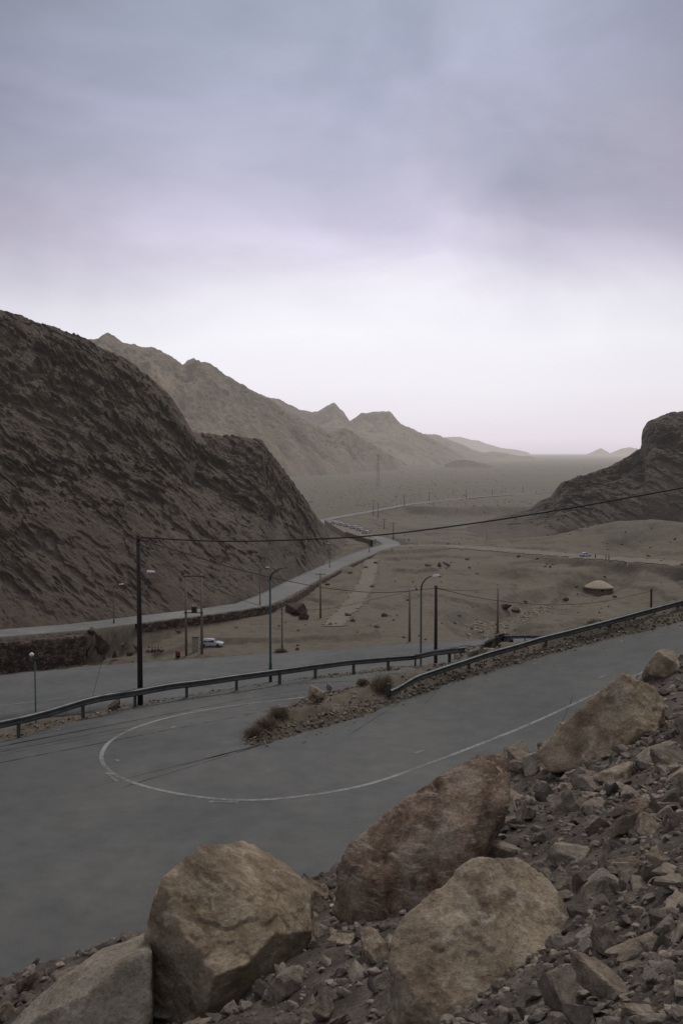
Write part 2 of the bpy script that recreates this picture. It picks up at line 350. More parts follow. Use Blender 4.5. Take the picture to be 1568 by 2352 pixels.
def asphalt(name, c, haze=False):
    m, nt = NT(name); co = coords(nt)
    a = noise(nt, co, .13, 7, .62, 1.0); b = noise(nt, co, 1.1, 8, .7); g = noise(nt, co, 38, 4, .7); w_ = noise(nt, co, .05, 3, .5)
    col = mixc(nt, c, ramp(nt, a, [(.3, (.82, .83, .84, 1)), (.5, g3(1)), (.68, (1.2, 1.17, 1.12, 1))]), 1.0, 'MULTIPLY')
    col = mixc(nt, col, ramp(nt, w_, [(.35, g3(.86)), (.65, g3(1.12))]), 1.0, 'MULTIPLY')
    col = mixc(nt, col, ramp(nt, b, [(.3, g3(.8)), (.7, g3(1.18))]), 1.0, 'MULTIPLY')
    col = mixc(nt, col, ramp(nt, g, [(.3, g3(.6)), (.7, g3(1.4))]), 1.0, 'MULTIPLY')
    vo = nt.nodes.new('ShaderNodeTexVoronoi'); vo.feature = 'DISTANCE_TO_EDGE'; vo.inputs['Scale'].default_value = .16
    ad = nt.nodes.new('ShaderNodeVectorMath'); ad.operation = 'MULTIPLY_ADD'
    nn = nt.nodes.new('ShaderNodeTexNoise'); nn.inputs['Scale'].default_value = .8; nn.inputs['Detail'].default_value = 5; nt.links.new(co, nn.inputs['Vector'])
    nt.links.new(nn.outputs['Color'], ad.inputs[0]); ad.inputs[1].default_value = (3.2, 3.2, 0); nt.links.new(co, ad.inputs[2]); nt.links.new(ad.outputs[0], vo.inputs['Vector'])
    cr = ramp(nt, vo.outputs[0], [(0, g3(.7)), (.005, g3(1))]); patch = ramp(nt, noise(nt, co, .11, 2, .5), [(.5, g3(0)), (.6, g3(.6))])
    col = mixc(nt, col, mixc(nt, col, cr, 1.0, 'MULTIPLY'), patch)
    finish(nt, col, .82, [(g, .8, .008), (b, .3, .02)], haze, 0, .35); return m
M['asphalt'] = asphalt('old_asphalt', (.086, .0875, .084, 1))
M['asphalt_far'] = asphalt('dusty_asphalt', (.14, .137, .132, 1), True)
def paint(name):
    m, nt = NT(name); co = coords(nt); n = noise(nt, co, 5, 8, .75); n2 = noise(nt, co, .5, 3, .5)
    s = math_(nt, 'ADD', n, math_(nt, 'MULTIPLY', math_(nt, 'SUBTRACT', n2, .5), .7))
    col = mixc(nt, (.10, .10, .096, 1), (.24, .238, .228, 1), ramp(nt, s, [(.36, g3(.05)), (.6, g3(1))])); finish(nt, col, .8); return m
M['paint'] = paint('worn_road_paint')
M['rail'] = plain('galvanised_rail', (.095, .102, .1, 1), .55, .35, .35, 2.5, spec=.35)
M['rail_post'] = plain('rail_post_steel', (.06, .062, .06, 1), .6, .3, .3)
M['green'] = plain('green_paint', (.012, .045, .04, 1), .5, .2, .2)
M['dark_pole'] = plain('tarred_wood', (.022, .017, .017, 1), .8, 0, .3, 3)
M['concrete_pole'] = plain('weathered_concrete', (.17, .14, .11, 1), .9, 0, .2, 3)
M['grey_metal'] = plain('dark_grey_metal', (.06, .06, .06, 1), .6, .3, .2)
M['far_metal'] = plain('hazed_lattice_steel', (.065, .06, .055, 1), .7, 0, .2, haze=True)  # far steel, paled by the emitted haze
M['white_metal'] = plain('white_enamel', (.55, .56, .58, 1), .4, 0, .06)
M['wire'] = plain('black_cable', (.012, .012, .013, 1), .7)
M['twig'] = plain('dry_twig', (.22, .17, .12, 1), .9, 0, .4, 9)
M['twig2'] = plain('dusty_olive_twig', (.18, .148, .098, 1), .9, 0, .4, 9)
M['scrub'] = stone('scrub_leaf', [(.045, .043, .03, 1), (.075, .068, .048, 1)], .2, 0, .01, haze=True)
M['mud'] = plain('mud_plaster', (.31, .255, .185, 1), .95, 0, .12, 1.5, .3)
M['mud_wall'] = plain('mud_brick', (.15, .118, .09, 1), .95, 0, .2, 2, .3)
M['white_car'] = plain('white_car_paint', (.42, .43, .45, 1), .3, 0, .03)
M['glass'] = plain('dark_glass', (.02, .025, .03, 1), .12, 0, .05)
M['tyre'] = plain('tyre_rubber', (.015, .015, .015, 1), .85)
M['red_lamp'] = plain('red_lens', (.3, .02, .02, 1), .3)
M['red_box'] = plain('faded_red_paint', (.10, .025, .022, 1), .6)
M['cabinet'] = plain('beige_cabinet', (.28, .25, .2, 1), .6)
M['skin'] = plain('skin', (.35, .2, .14, 1), .6)
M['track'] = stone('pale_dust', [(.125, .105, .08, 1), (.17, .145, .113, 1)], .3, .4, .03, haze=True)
def wallmat():
    m, nt = NT('dry_stone_masonry'); co = coords(nt, (1, 1, 1.6)); vo = nt.nodes.new('ShaderNodeTexVoronoi'); vo.inputs['Scale'].default_value = 1.3; nt.links.new(co, vo.inputs['Vector'])
    ve = nt.nodes.new('ShaderNodeTexVoronoi'); ve.feature = 'DISTANCE_TO_EDGE'; ve.inputs['Scale'].default_value = 1.3; nt.links.new(co, ve.inputs['Vector'])
    sx = nt.nodes.new('ShaderNodeSeparateXYZ'); nt.links.new(vo.outputs['Color'], sx.inputs[0])
    col = ramp(nt, sx.outputs[0], [(0, (.05, .036, .029, 1)), (.5, (.088, .064, .052, 1)), (1, (.15, .117, .094, 1))])
    e = ramp(nt, ve.outputs[0], [(0, g3(.35)), (.08, g3(1))]); col = mixc(nt, col, e, 1.0, 'MULTIPLY')
    finish(nt, col, .95, [(e, .8, .15)]); return m
M['wallstone'] = wallmat()
# ------------------------------------------------------------ ground sheet
U = np.concatenate([np.linspace(-1.3, -.42, 60)[:-1], np.linspace(-.42, .42, 540), np.linspace(.42, 1.3, 60)[1:]])
Yr = np.concatenate([np.exp(np.linspace(math.log(2), math.log(30), 60))[:-1], np.exp(np.linspace(math.log(30), math.log(130), 200))[:-1], np.exp(np.linspace(math.log(130), math.log(1400), 520))[:-1], np.exp(np.linspace(math.log(1400), math.log(45000), 160))])
YY, UU = np.meshgrid(Yr, U, indexing='ij'); XX = UU*YY
ZZ = G(XX.ravel(), YY.ravel()).reshape(XX.shape)
tt = slope_t(XX[YY < 90], YY[YY < 90]); zz = ZZ[YY < 90]; ZZ[YY < 90] = np.where(tt > 1.2, np.minimum(zz, -1.0), zz)
ground = mesh_np('ground', np.stack([XX, YY, ZZ], -1).reshape(-1, 3), gridF(*XX.shape), M['dirt']); tag(ground, 'bare brown desert valley floor and plain', 'ground', kind='structure')
# near rocky slope
U2 = np.linspace(-.95, .95, 560); Y2 = np.exp(np.linspace(math.log(1.2), math.log(62), 430))
YY, UU = np.meshgrid(Y2, U2, indexing='ij'); XX = UU*(YY+1.5); ZZ = S(XX.ravel(), YY.ravel()).reshape(XX.shape)
slope = mesh_np('rocky_slope', np.stack([XX, YY, ZZ], -1).reshape(-1, 3), gridF(*XX.shape), M['scree']); tag(slope, 'stony embankment slope dropping to the hairpin road', 'slope', kind='structure')
# roads
def ribbon(name, A, B, zf, m, k=10, lift=0, skirt=.15):
    t = np.linspace(0, 1, k)[None, :, None]; P = A[:, None, :]*(1-t)+B[:, None, :]*t
    Z = zf(P[..., 0].ravel(), P[..., 1].ravel()).reshape(P.shape[:2])+lift
    V = np.concatenate([P[..., :2], Z[..., None]], -1)
    if skirt:
        a = V[:, :1].copy(); a[..., 2] -= skirt; b = V[:, -1:].copy(); b[..., 2] -= skirt; V = np.concatenate([a, V, b], 1)
    return mesh_np(name, V.reshape(-1, 3), gridF(V.shape[0], V.shape[1])[:, ::-1], m)
def wob(P, a, s):
    n = len(P); T = np.gradient(P[:, :2], axis=0); T /= np.linalg.norm(T, axis=1)[:, None]+1e-9; d = np.r_[0, np.cumsum(np.linalg.norm(np.diff(P[:, :2], axis=0), axis=1))]
    w = a*fbm(d*1.3, d*0, o=4, s=s); Q = P.copy(); Q[:, 0] -= T[:, 1]*w; Q[:, 1] += T[:, 0]*w; return Q
half = np.vstack([smooth(inner1, 350), smooth(inner2, 350)[1:]]); halfo = np.vstack([smooth(outer1, 350), smooth(outer2, 350)[1:]])
tag(ribbon('hairpin_road', wob(half, .3, 61), wob(halfo, .3, 62), zA, M['asphalt'], 26), 'grey asphalt hairpin bend with worn white lines', 'road', kind='structure')
def offset(P, w):
    T = np.gradient(P[:, :2], axis=0); T /= np.linalg.norm(T, axis=1)[:, None]; Q = P.copy(); Q[:, 0] -= T[:, 1]*w; Q[:, 1] += T[:, 0]*w; return Q
def road3(name, P, w, m, n, lift=0, a=.25):
    P = resample(P, n); A = wob(offset(P, w), a, 63); B = wob(offset(P, -w), a, 64); t = np.linspace(0, 1, 7)[None, :, None]; V = A[:, None]*(1-t)+B[:, None]*t; V[..., 2] += lift+V[..., 1]*.0005*(V[..., 1] > 380)
    a_ = V[:, :1].copy(); a_[..., 2] -= .3; b_ = V[:, -1:].copy(); b_[..., 2] -= .3; V = np.concatenate([a_, V, b_], 1)
    return mesh_np(name, V.reshape(-1, 3), gridF(V.shape[0], V.shape[1]), m)
tag(road3('lower_road', lowroad, LW, M['asphalt'], 300, .03), 'lower level of the mountain road behind the guardrail', 'road', kind='structure')
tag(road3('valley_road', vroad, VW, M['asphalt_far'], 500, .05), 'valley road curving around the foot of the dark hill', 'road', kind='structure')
def stripe(name, P, w, zf, lift, label, m=None):
    P = np.asarray(P, float)[:, :2]; return tag(ribbon(name, offset(P, w/2), offset(P, -w/2), zf, m or M['paint'], 3, lift, 0), label, 'road marking', kind='structure')
linepx = [(1640, 1470), (1568, 1502), (1400, 1578), (1300, 1625), (1150, 1690), (1000, 1748), (850, 1800), (700, 1828), (560, 1838), (440, 1828), (340, 1808), (270, 1782), (238, 1755), (235, 1730), (255, 1702), (310, 1672), (400, 1645), (500, 1626), (600, 1613), (700, 1602)]
lw = np.array([onr(*p)[:2] for p in linepx])
stripe('edge_line', smooth(lw, 400), .15, zA, .006, 'solid white edge line looping around the hairpin')
for a, b in (((480, 1842), (548, 1843)), ((245, 1775), (270, 1795)), ((951, 1730), (972, 1724)), ((1373, 1558), (1388, 1552)), ((576, 1629), (588, 1627)), ((266, 1745), (276, 1750)), ((393, 1672), (402, 1669))):
    stripe('centre_dash', np.linspace(onr(*a)[:2], onr(*b)[:2], 8), .13, zA, .010, 'short worn white dash on the hairpin')
pz = lambda P, off: (lambda X, Y: polydist(X, Y, P)[1])
lr = offset(resample(lowroad, 200), -(LW-5.2)); stripe('edge_line', lr, .14, pz(lowroad, 0), .045, 'white edge line of the lower road')
def drape(name, P, w, lift, m, label, n=160):
    P = resample(P, n); P = P[:, :2]; A = wob(offset(P, w/2), w*.35, 71); B = wob(offset(P, -w/2), w*.35, 72)
    return tag(ribbon(name, A, B, G, m, 7, lift, .0), label, 'track', kind='structure')
drape('dirt_track', tracks[0][0], 5.0, .12, M['track'], 'pale dirt track descending from the valley road')
drape('dirt_track', tracks[1][0], 13, .22, M['track'], 'wide pale dirt track crossing to the parked white car')
# ------------------------------------------------------------ hills
def loft(name, ctrl, m, ncol, nrow, amp, seed, prof=1.0, back=.5, mode=0, label='', gain=1.0):
    """ctrl rows: px, crest py, crest depth, foot depth"""
    c = np.array(ctrl, float); px = np.linspace(c[0, 0], c[-1, 0], ncol)
    cy = np.interp(px, c[:, 0], c[:, 1]); Dc = np.interp(px, c[:, 0], c[:, 2]); Df = np.interp(px, c[:, 0], c[:, 3])
    cr = np.array([at(a, b, d) for a, b, d in zip(px, cy, Dc)])
    u = (px-CX)/FP; fx = u*Df*1.0; fz = G(fx, Df)-1.5
    ft = np.stack([fx, Df, fz], 1); cr[:, 2] = np.maximum(cr[:, 2], fz)
    nb = nrow//5; tau = np.linspace(0, 1, nrow-nb)
    P = ft[:, None]*(1-tau[None, :, None])+cr[:, None]*tau[None, :, None]
    P[..., 2] = ft[:, None, 2]+(cr[:, None, 2]-ft[:, None, 2])*(tau[None]**prof)
    tb = np.linspace(0, 1, nb+1)[1:]; bk = cr.copy(); bk[:, 1] += (Dc-Df)*back; bk[:, 0] *= bk[:, 1]/cr[:, 1]; bk[:, 2] = fz
    Bk = cr[:, None]*(1-tb[None, :, None])+bk[:, None]*tb[None, :, None]
    P = np.concatenate([P, Bk], 1); T = np.concatenate([tau, 1-tb])[None]*np.ones((ncol, 1)); isback = np.concatenate([tau*0, tb*0+1])[None]*np.ones((ncol, 1))
    H = np.maximum(cr[:, 2]-ft[:, 2], 0)[:, None]; k = sst(0, amp*(6 if mode == 1 else 3.5), H)
    X, Y, Z = P[..., 0], P[..., 1], P[..., 2]; sh = X.shape
    x, y, z = X.ravel()/amp, Y.ravel()/amp, Z.ravel()/amp
    rise = (np.sin(np.clip(T, 0, 1)*math.pi*.5)**.7); env = rise*(1-.82*sst(.82, 1, T)); env2 = rise*(1-.45*sst(.85, 1, T))
    if mode == 1:   # outcropping dipping beds with scree between them
        al = x*.8-z*.6+y*.10; ac = x*.6+z*.8+y*.10; yy = y+.25*x; wv = fbm(x*.05+.02*y, y*.05, z*.05, o=3, s=seed+20)
        big = fbm(x*.05+y*.02, y*.03-x*.01, z*.05, o=5, g=.58, s=seed).reshape(sh)
        q1 = fbm(al*.055+wv, ac*.14+wv, yy*.06, o=6, g=.62, s=seed+5).reshape(sh); q2 = fbm(al*.16, ac*.48+wv*2, yy*.16, o=5, g=.64, s=seed+6).reshape(sh); q3 = fbm(al*.42, ac*1.3, yy*.42, o=4, g=.64, s=seed+7).reshape(sh)
        med = ridge(al*.27, ac*.5, yy*.33, o=6, g=.69, s=seed+9).reshape(sh)-.3
        gul = ridge(x*.09+.5*wv.ravel()-.02*z, y*.02, z*.015, o=4, g=.6, s=seed+12).reshape(sh)
        o1 = sst(-.12, .0, q1); o1b = sst(.14, .2, q1); o2 = sst(-.02, .06, q2)*(.45+.55*o1); o3 = sst(.0, .09, q3)*(.4+.6*o1)
        d = amp*gain*((1.9*big+.75*o1+.7*o1b+.75*o2-.6*sst(.55, .8, gul)-.5)*env+(.85*med*(.65+.35*o1)+.45*o3)*env2)
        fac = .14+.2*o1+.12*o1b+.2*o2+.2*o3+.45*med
    else:
        big = ridge(x*.10+.02*y, y*.035, z*.02, o=6, g=.6, s=seed).reshape(sh)-.3; med = ridge(x*.5, y*.3, z*.4, o=5, g=.62, s=seed+9).reshape(sh)-.3
        d = amp*gain*(4.6*big*env+1.2*med*env2*.8); fac = .5+.9*big+.8*med  # fac follows the relief: recesses shaded, ridges lit, by colour
    d = d*k
    P[..., 0] += d*.10; P[..., 1] -= d*.62*(1-isback); P[..., 2] += d*.45
    o = mesh_np(name, P.reshape(-1, 3), gridF(ncol, nrow)[:, ::-1], m, shade=(mode == 0))
    a = o.data.attributes.new('bed', 'FLOAT', 'POINT'); a.data.foreach_set('value', np.clip(fac, 0, 1).ravel().astype(np.float32))  # on ranges this holds painted relief shading, not rock beds
    return tag(o, label, 'hill', kind='structure')
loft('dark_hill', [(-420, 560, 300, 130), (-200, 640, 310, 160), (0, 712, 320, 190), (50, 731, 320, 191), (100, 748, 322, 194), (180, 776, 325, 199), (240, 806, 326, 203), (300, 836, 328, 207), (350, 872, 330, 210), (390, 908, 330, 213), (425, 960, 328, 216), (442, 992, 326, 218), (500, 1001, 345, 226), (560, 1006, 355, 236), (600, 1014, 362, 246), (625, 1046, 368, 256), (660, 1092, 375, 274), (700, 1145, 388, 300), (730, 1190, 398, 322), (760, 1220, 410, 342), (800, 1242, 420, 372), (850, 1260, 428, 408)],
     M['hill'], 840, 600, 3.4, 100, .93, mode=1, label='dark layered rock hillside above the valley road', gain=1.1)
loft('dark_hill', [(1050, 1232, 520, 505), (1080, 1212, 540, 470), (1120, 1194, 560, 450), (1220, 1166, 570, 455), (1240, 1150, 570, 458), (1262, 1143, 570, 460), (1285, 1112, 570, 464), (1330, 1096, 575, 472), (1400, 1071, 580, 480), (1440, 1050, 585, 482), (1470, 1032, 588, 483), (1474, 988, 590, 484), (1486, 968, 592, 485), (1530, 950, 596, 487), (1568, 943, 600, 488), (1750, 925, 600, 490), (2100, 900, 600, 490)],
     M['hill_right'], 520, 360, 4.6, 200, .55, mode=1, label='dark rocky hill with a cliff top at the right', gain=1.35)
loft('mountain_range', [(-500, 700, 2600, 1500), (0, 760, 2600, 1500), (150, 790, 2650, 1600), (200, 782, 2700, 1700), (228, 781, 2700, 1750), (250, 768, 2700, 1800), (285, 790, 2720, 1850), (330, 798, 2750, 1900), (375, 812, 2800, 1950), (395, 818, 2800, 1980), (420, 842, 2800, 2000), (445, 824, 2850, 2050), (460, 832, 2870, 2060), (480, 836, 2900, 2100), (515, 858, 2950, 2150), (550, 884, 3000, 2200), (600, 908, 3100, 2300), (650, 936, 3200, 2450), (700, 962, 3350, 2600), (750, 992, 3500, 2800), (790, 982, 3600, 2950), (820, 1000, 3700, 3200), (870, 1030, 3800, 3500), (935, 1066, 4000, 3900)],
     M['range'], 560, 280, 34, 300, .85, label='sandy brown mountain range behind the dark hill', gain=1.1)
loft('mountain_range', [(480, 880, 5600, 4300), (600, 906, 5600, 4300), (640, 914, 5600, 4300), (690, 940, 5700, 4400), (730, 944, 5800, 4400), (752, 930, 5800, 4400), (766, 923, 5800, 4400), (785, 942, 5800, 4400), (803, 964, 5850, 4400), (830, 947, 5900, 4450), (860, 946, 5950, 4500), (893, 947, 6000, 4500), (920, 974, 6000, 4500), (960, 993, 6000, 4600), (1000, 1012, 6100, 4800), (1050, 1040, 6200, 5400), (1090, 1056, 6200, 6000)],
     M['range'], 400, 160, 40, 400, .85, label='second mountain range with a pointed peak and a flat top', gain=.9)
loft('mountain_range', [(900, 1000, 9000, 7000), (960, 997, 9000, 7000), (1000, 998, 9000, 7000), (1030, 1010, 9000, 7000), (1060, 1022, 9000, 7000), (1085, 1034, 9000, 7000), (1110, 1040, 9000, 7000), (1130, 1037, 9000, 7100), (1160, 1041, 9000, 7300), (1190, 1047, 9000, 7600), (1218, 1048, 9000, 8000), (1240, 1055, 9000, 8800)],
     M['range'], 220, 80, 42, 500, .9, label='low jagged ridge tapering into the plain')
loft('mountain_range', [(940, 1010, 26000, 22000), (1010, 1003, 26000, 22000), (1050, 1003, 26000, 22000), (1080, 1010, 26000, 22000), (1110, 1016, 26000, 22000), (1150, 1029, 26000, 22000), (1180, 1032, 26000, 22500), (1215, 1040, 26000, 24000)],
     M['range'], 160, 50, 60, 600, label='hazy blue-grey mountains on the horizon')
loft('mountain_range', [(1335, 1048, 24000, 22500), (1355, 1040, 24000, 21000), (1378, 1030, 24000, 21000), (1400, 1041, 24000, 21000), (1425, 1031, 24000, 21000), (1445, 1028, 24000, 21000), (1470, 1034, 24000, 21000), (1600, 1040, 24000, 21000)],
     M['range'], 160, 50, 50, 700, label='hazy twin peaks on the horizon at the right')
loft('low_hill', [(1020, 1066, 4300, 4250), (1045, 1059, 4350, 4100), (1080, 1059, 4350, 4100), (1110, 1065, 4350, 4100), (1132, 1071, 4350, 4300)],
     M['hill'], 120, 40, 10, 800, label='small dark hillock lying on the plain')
# ------------------------------------------------------------ rocks
_ic = {}
def ico(n):
    if n not in _ic:
        bm = bmesh.new(); bmesh.ops.create_icosphere(bm, subdivisions=n, radius=1); bm.verts.ensure_lookup_table()
        V = np.array([v.co[:] for v in bm.verts]); F = np.array([[v.index for v in f.verts] for f in bm.faces]); bm.free(); V /= np.linalg.norm(V, axis=1)[:, None]; _ic[n] = (V, F)
    return _ic[n]
def rockshape(sub, N, h, p=18, a=.03, f=3., seed=0, fine=.012, steps=.02):
    D, F = ico(sub); c = D@N.T; r = np.where(c > .03, h[None]/np.maximum(c, .03), 1e3)
    sc = r.min(1); R = sc*(np.sum((r/sc[:, None])**-p, 1))**(-1/p)
    q = D*R[:, None]; s = np.mean(R); q1 = q/s; x, y, z = q1.T
    w = a*(ridge(x*f, y*f, z*f, o=6, g=.58, s=seed)-.3)+fine*fbm(x*f*6, y*f*6, z*f*6, o=3, s=seed+3)
    g1 = fbm(x*1.3+.4*z, y*1.3, z*1.3-.4*x, o=5, g=.5, s=seed+7)   # irregular spalled patches with a sharp lip
    w = w+steps*(sst(-.02, .01, g1)+.8*sst(.2, .22, g1)-.8*sst(-.22, -.24, g1)-.5)
    return D*(R*(1+w))[:, None], F
def randplanes(n, seed, sq=(1, 1, .7)):
    g = np.random.default_rng(seed); N = g.normal(size=(n, 3)); N /= np.linalg.norm(N, axis=1)[:, None]; h = g.uniform(.62, 1.0, n)*np.linalg.norm(N*np.array(sq), axis=1); return N, h
def boulder(name, D0, pts, m, label, seed, sub=6, p=260, a=.03, cut=9, depth=(.66, .86), steps=.022, planes=()):
    P = np.array([at(x, y, D0+d) for x, y, d in pts]); c = (P.min(0)+P.max(0))/2
    bm = bmesh.new()
    for q in P: bm.verts.new(q-c)
    r = bmesh.ops.convex_hull(bm, input=bm.verts); bm.normal_update()
    N = []; h = []
    for f in bm.faces:
        n = np.array(f.normal[:]); k = float(np.dot(n, np.array(f.verts[0].co[:])))
        if k < 0: n = -n; k = -k
        if np.linalg.norm(n) > .5: N.append(n); h.append(k)
    for nx, ny, nz, f_ in planes:   # the large fracture faces
        n = np.array([nx, ny, nz], float); n /= np.linalg.norm(n); N.append(n); h.append(float(((P-c)@n).max())*f_)
    g = np.random.default_rng(seed+70)
    for i in range(cut):
        n = np.array([g.uniform(-1, 1), -g.uniform(.5, 1.2), g.uniform(-.5, 1.0)]); n /= np.linalg.norm(n); N.append(n); h.append(float(((P-c)@n).max())*g.uniform(*depth))
    bm.free(); V, F = rockshape(sub, np.array(N), np.array(h), p, a, 2.2, seed, .008, steps)
    o = mesh_np(name, V, F, m); o.location = tuple(c); return tag(o, label, 'boulder')
boulder('boulder', 13.5, [(470, 1935, .9), (560, 1935, 1.9), (650, 1986, 2.0), (712, 2048, 1.3), (712, 2140, .6), (356, 2062, -.2), (372, 2010, .1), (545, 2150, -.9), (318, 2190, .0), (292, 2440, -.2), (450, 2440, -1.1), (640, 2440, .3), (720, 2330, 1.7), (330, 2440, 1.4)], M['tan_rock'], 'large angular tan boulder with a flat top overhanging the road', 1, sub=7, cut=1, depth=(.9, .94), a=.022, planes=[(.32, -.62, .95, .72), (-.75, -1, -.05, .74), (.62, -1, -.35, .72)])
boulder('boulder', 15.5, [(1152, 1720, 1.6), (1100, 1728, .9), (1000, 1786, .8), (880, 1855, .3), (800, 1928, .3), (774, 2020, .2), (770, 2100, .3), (840, 2145, -.6), (960, 2135, -1.0), (1060, 2070, -1.0), (1120, 1960, -.6), (1165, 1850, .3), (1170, 1760, 1.1), (1150, 1900, 2.0), (850, 2190, 1.5), (1000, 2240, 1.5)], M['red_rock'], 'long reddish brown streaked boulder between the two tan ones', 2, a=.04, cut=3, depth=(.8, .92), planes=[(-.5, -.7, .9, .78), (.6, -1, .15, .80)])
boulder('boulder', 8.3, [(920, 2080, .2), (1000, 2036, .2), (1090, 1976, .7), (1185, 1978, .9), (1258, 2026, .9), (1326, 2130, .6), (1326, 2200, .2), (1290, 2330, -.4), (1150, 2440, -.7), (1000, 2460, -.7), (880, 2380, 0), (896, 2200, .0), (1100, 2470, 1.2), (1330, 2420, 1.2)], M['tan_rock2'], 'big sandy boulder with pale veins nearest the bottom edge', 3, sub=7, cut=1, depth=(.9, .95), a=.022, planes=[(-.12, -.62, .9, .74), (.85, -1, .05, .76), (-.8, -1, -.1, .8)])
boulder('boulder', 13.1, [(345, 2140, 1.0), (240, 2172, .7), (140, 2240, .3), (50, 2320, 0), (-20, 2400, -.3), (345, 2200, -.5), (350, 2470, -.8), (150, 2490, -.9), (320, 2450, 1.6), (20, 2450, 1.2)], M['pale_rock'], 'pale low boulder at the bottom left beside the asphalt', 4, cut=4, depth=(.75, .9))
boulder('boulder', 25.5, [(1430, 1541, .5), (1500, 1564, .9), (1530, 1615, .7), (1490, 1700, -.6), (1390, 1765, -.9), (1260, 1770, -.4), (1228, 1722, .1), (1290, 1648, .3), (1370, 1575, .3), (1520, 1770, 2.0), (1300, 1790, 2.0)], M['tan_rock'], 'tan slab boulder leaning on the slope at the right beside the road', 5, cut=2, depth=(.8, .9), planes=[(-.5, -.9, .7, .72), (.6, -1, .0, .80)])
def slope_hit(px, py):
    Y = np.exp(np.linspace(math.log(2), math.log(60), 2500)); u = (px-CX)/FP; v = (CY-py)/FP; dy = cp+v*sp; dz = -sp+v*cp; t = Y/dy; X = u*t; Z = CZ+dz*t; g = S(X, Y, False); k = int(np.argmax(Z < g)); return np.array([X[k], Y[k], g[k]])
protos = []
for i in range(14):
    N, h = randplanes(10+i % 4, 900+i, (1, .85, .68)); V, F = rockshape(4, N, h, 160, .03, 2.4, 50+i, .008, .02)
    V /= np.abs(V).max(); me = mesh_np('rock_shape', V, F, M['grey_rock'], shade=False); protos.append(me.data); bpy.data.objects.remove(me)
def put_rock(name, loc, s, k, label, group=None, m=None, rot=None, cat='rock'):
    me = protos[k % 14]
    if m is not None: me = me.copy(); me.materials.clear(); me.materials.append(m)
    o = bpy.data.objects.new(name, me); C.objects.link(o); o.location = tuple(map(float, loc)); o.scale = tuple(map(float, s)); o.rotation_euler = rot or (random.uniform(-.3, .3), random.uniform(-.3, .3), random.uniform(0, 6.28)); return tag(o, label, cat, group)
named = [(1528, 1530, 90, 80, 'tan_rock', 'tan rock above the leaning slab at the right edge'), (1120, 1955, 190, 110, 'grey_rock', 'greenish grey slab wedged between the streaked and sandy boulders'), (1215, 1862, 110, 94, 'grey_rock', 'squat dark grey rock right of the streaked boulder'),
         (1510, 1735, 120, 66, 'pale_rock', 'pale flat rock below the leaning slab at the right'), (1400, 1985, 100, 84, 'grey_rock', 'grey pointed rock right of the sandy boulder'), (722, 2050, 95, 105, 'red_rock', 'reddish rock squeezed against the right end of the flat topped boulder'),
         (865, 2180, 110, 110, 'tan_rock2', 'tan rock left of the big sandy boulder'), (665, 2250, 140, 110, 'grey_rock', 'dark rounded rock right of the flat topped boulder foot'), (45, 2268, 100, 66, 'red_rock', 'low red rock at the left edge beside the asphalt'),
         (960, 2050, 90, 80, 'grey_rock', 'grey rock just above the sandy boulder'), (1545, 1880, 90, 100, 'grey_rock', 'dark grey rock cut by the right edge'), (1295, 1850, 94, 80, 'grey_rock', 'grey block beside the squat dark rock'),
         (1440, 1695, 84, 64, 'pale_rock', 'pale rock under the lower edge of the leaning slab'), (1350, 1728, 76, 60, 'pale_rock', 'small pale rock left of the group under the slab'), (1230, 1752, 84, 60, 'pale_rock', 'pale rock touching the road left of the leaning slab'),
         (1190, 1735, 76, 66, 'pale_rock', 'pale rock at the top end of the streaked boulder'), (1290, 1965, 120, 80, 'tan_rock2', 'tan stone right of the sandy boulder top'), (525, 2290, 90, 70, 'grey_rock', 'grey rock in front of the flat topped boulder'), (740, 2330, 120, 80, 'grey_rock', 'brownish rock at the bottom edge left of the sandy boulder'), (1165, 1850, 70, 80, 'pale_rock', 'upright stone leaning on the streaked boulder'),
         (1420, 1780, 110, 76, 'tan_rock2', 'tan block among rubble below the pale flat rock'), (1480, 1850, 96, 70, 'red_rock', 'rusty block in the middle of the right hand rubble'), (1340, 1790, 84, 64, 'grey_rock', 'grey block halfway up the right hand rubble'), (1430, 1900, 100, 70, 'tan_rock', 'tan slab stone above the grey pointed rock'), (1530, 1980, 100, 80, 'tan_rock2', 'tan rock low down at the right edge')]
for i, (px, py, w, h, mm, lab) in enumerate(named):
    p = slope_hit(px, py+h*.25); sc = p[1]/FP*.58; put_rock('rock', p+np.array([0, .1, .10*h*p[1]/FP]), (w*sc, w*sc*.9, h*sc*1.3), i, lab, m=M[mm])
cnt = 0
while cnt < 275:
    u = random.uniform(-.36, .40); Y = math.exp(random.uniform(math.log(6), math.log(40))); X = u*Y
    t = float(slope_t(np.array([X]), np.array([Y]))[0])
    if t < .15: continue
    if X < 1.2 and random.random() < .6: continue
    if Y < 13 and X > 1 and random.random() < .45: continue
    s = (.12+.38*random.random()**2)*(.42+Y/24.)
    z = float(S(np.array([X]), np.array([Y]), False)[0])
    put_rock('slope_stone', (X, Y, z+s*.16), (s, s*random.uniform(.65, 1), s*random.uniform(.55, .9)), cnt, 'loose angular grey-brown stone among the rubble of the near slope', 'loose stones on the near slope', cat='stone'); cnt += 1
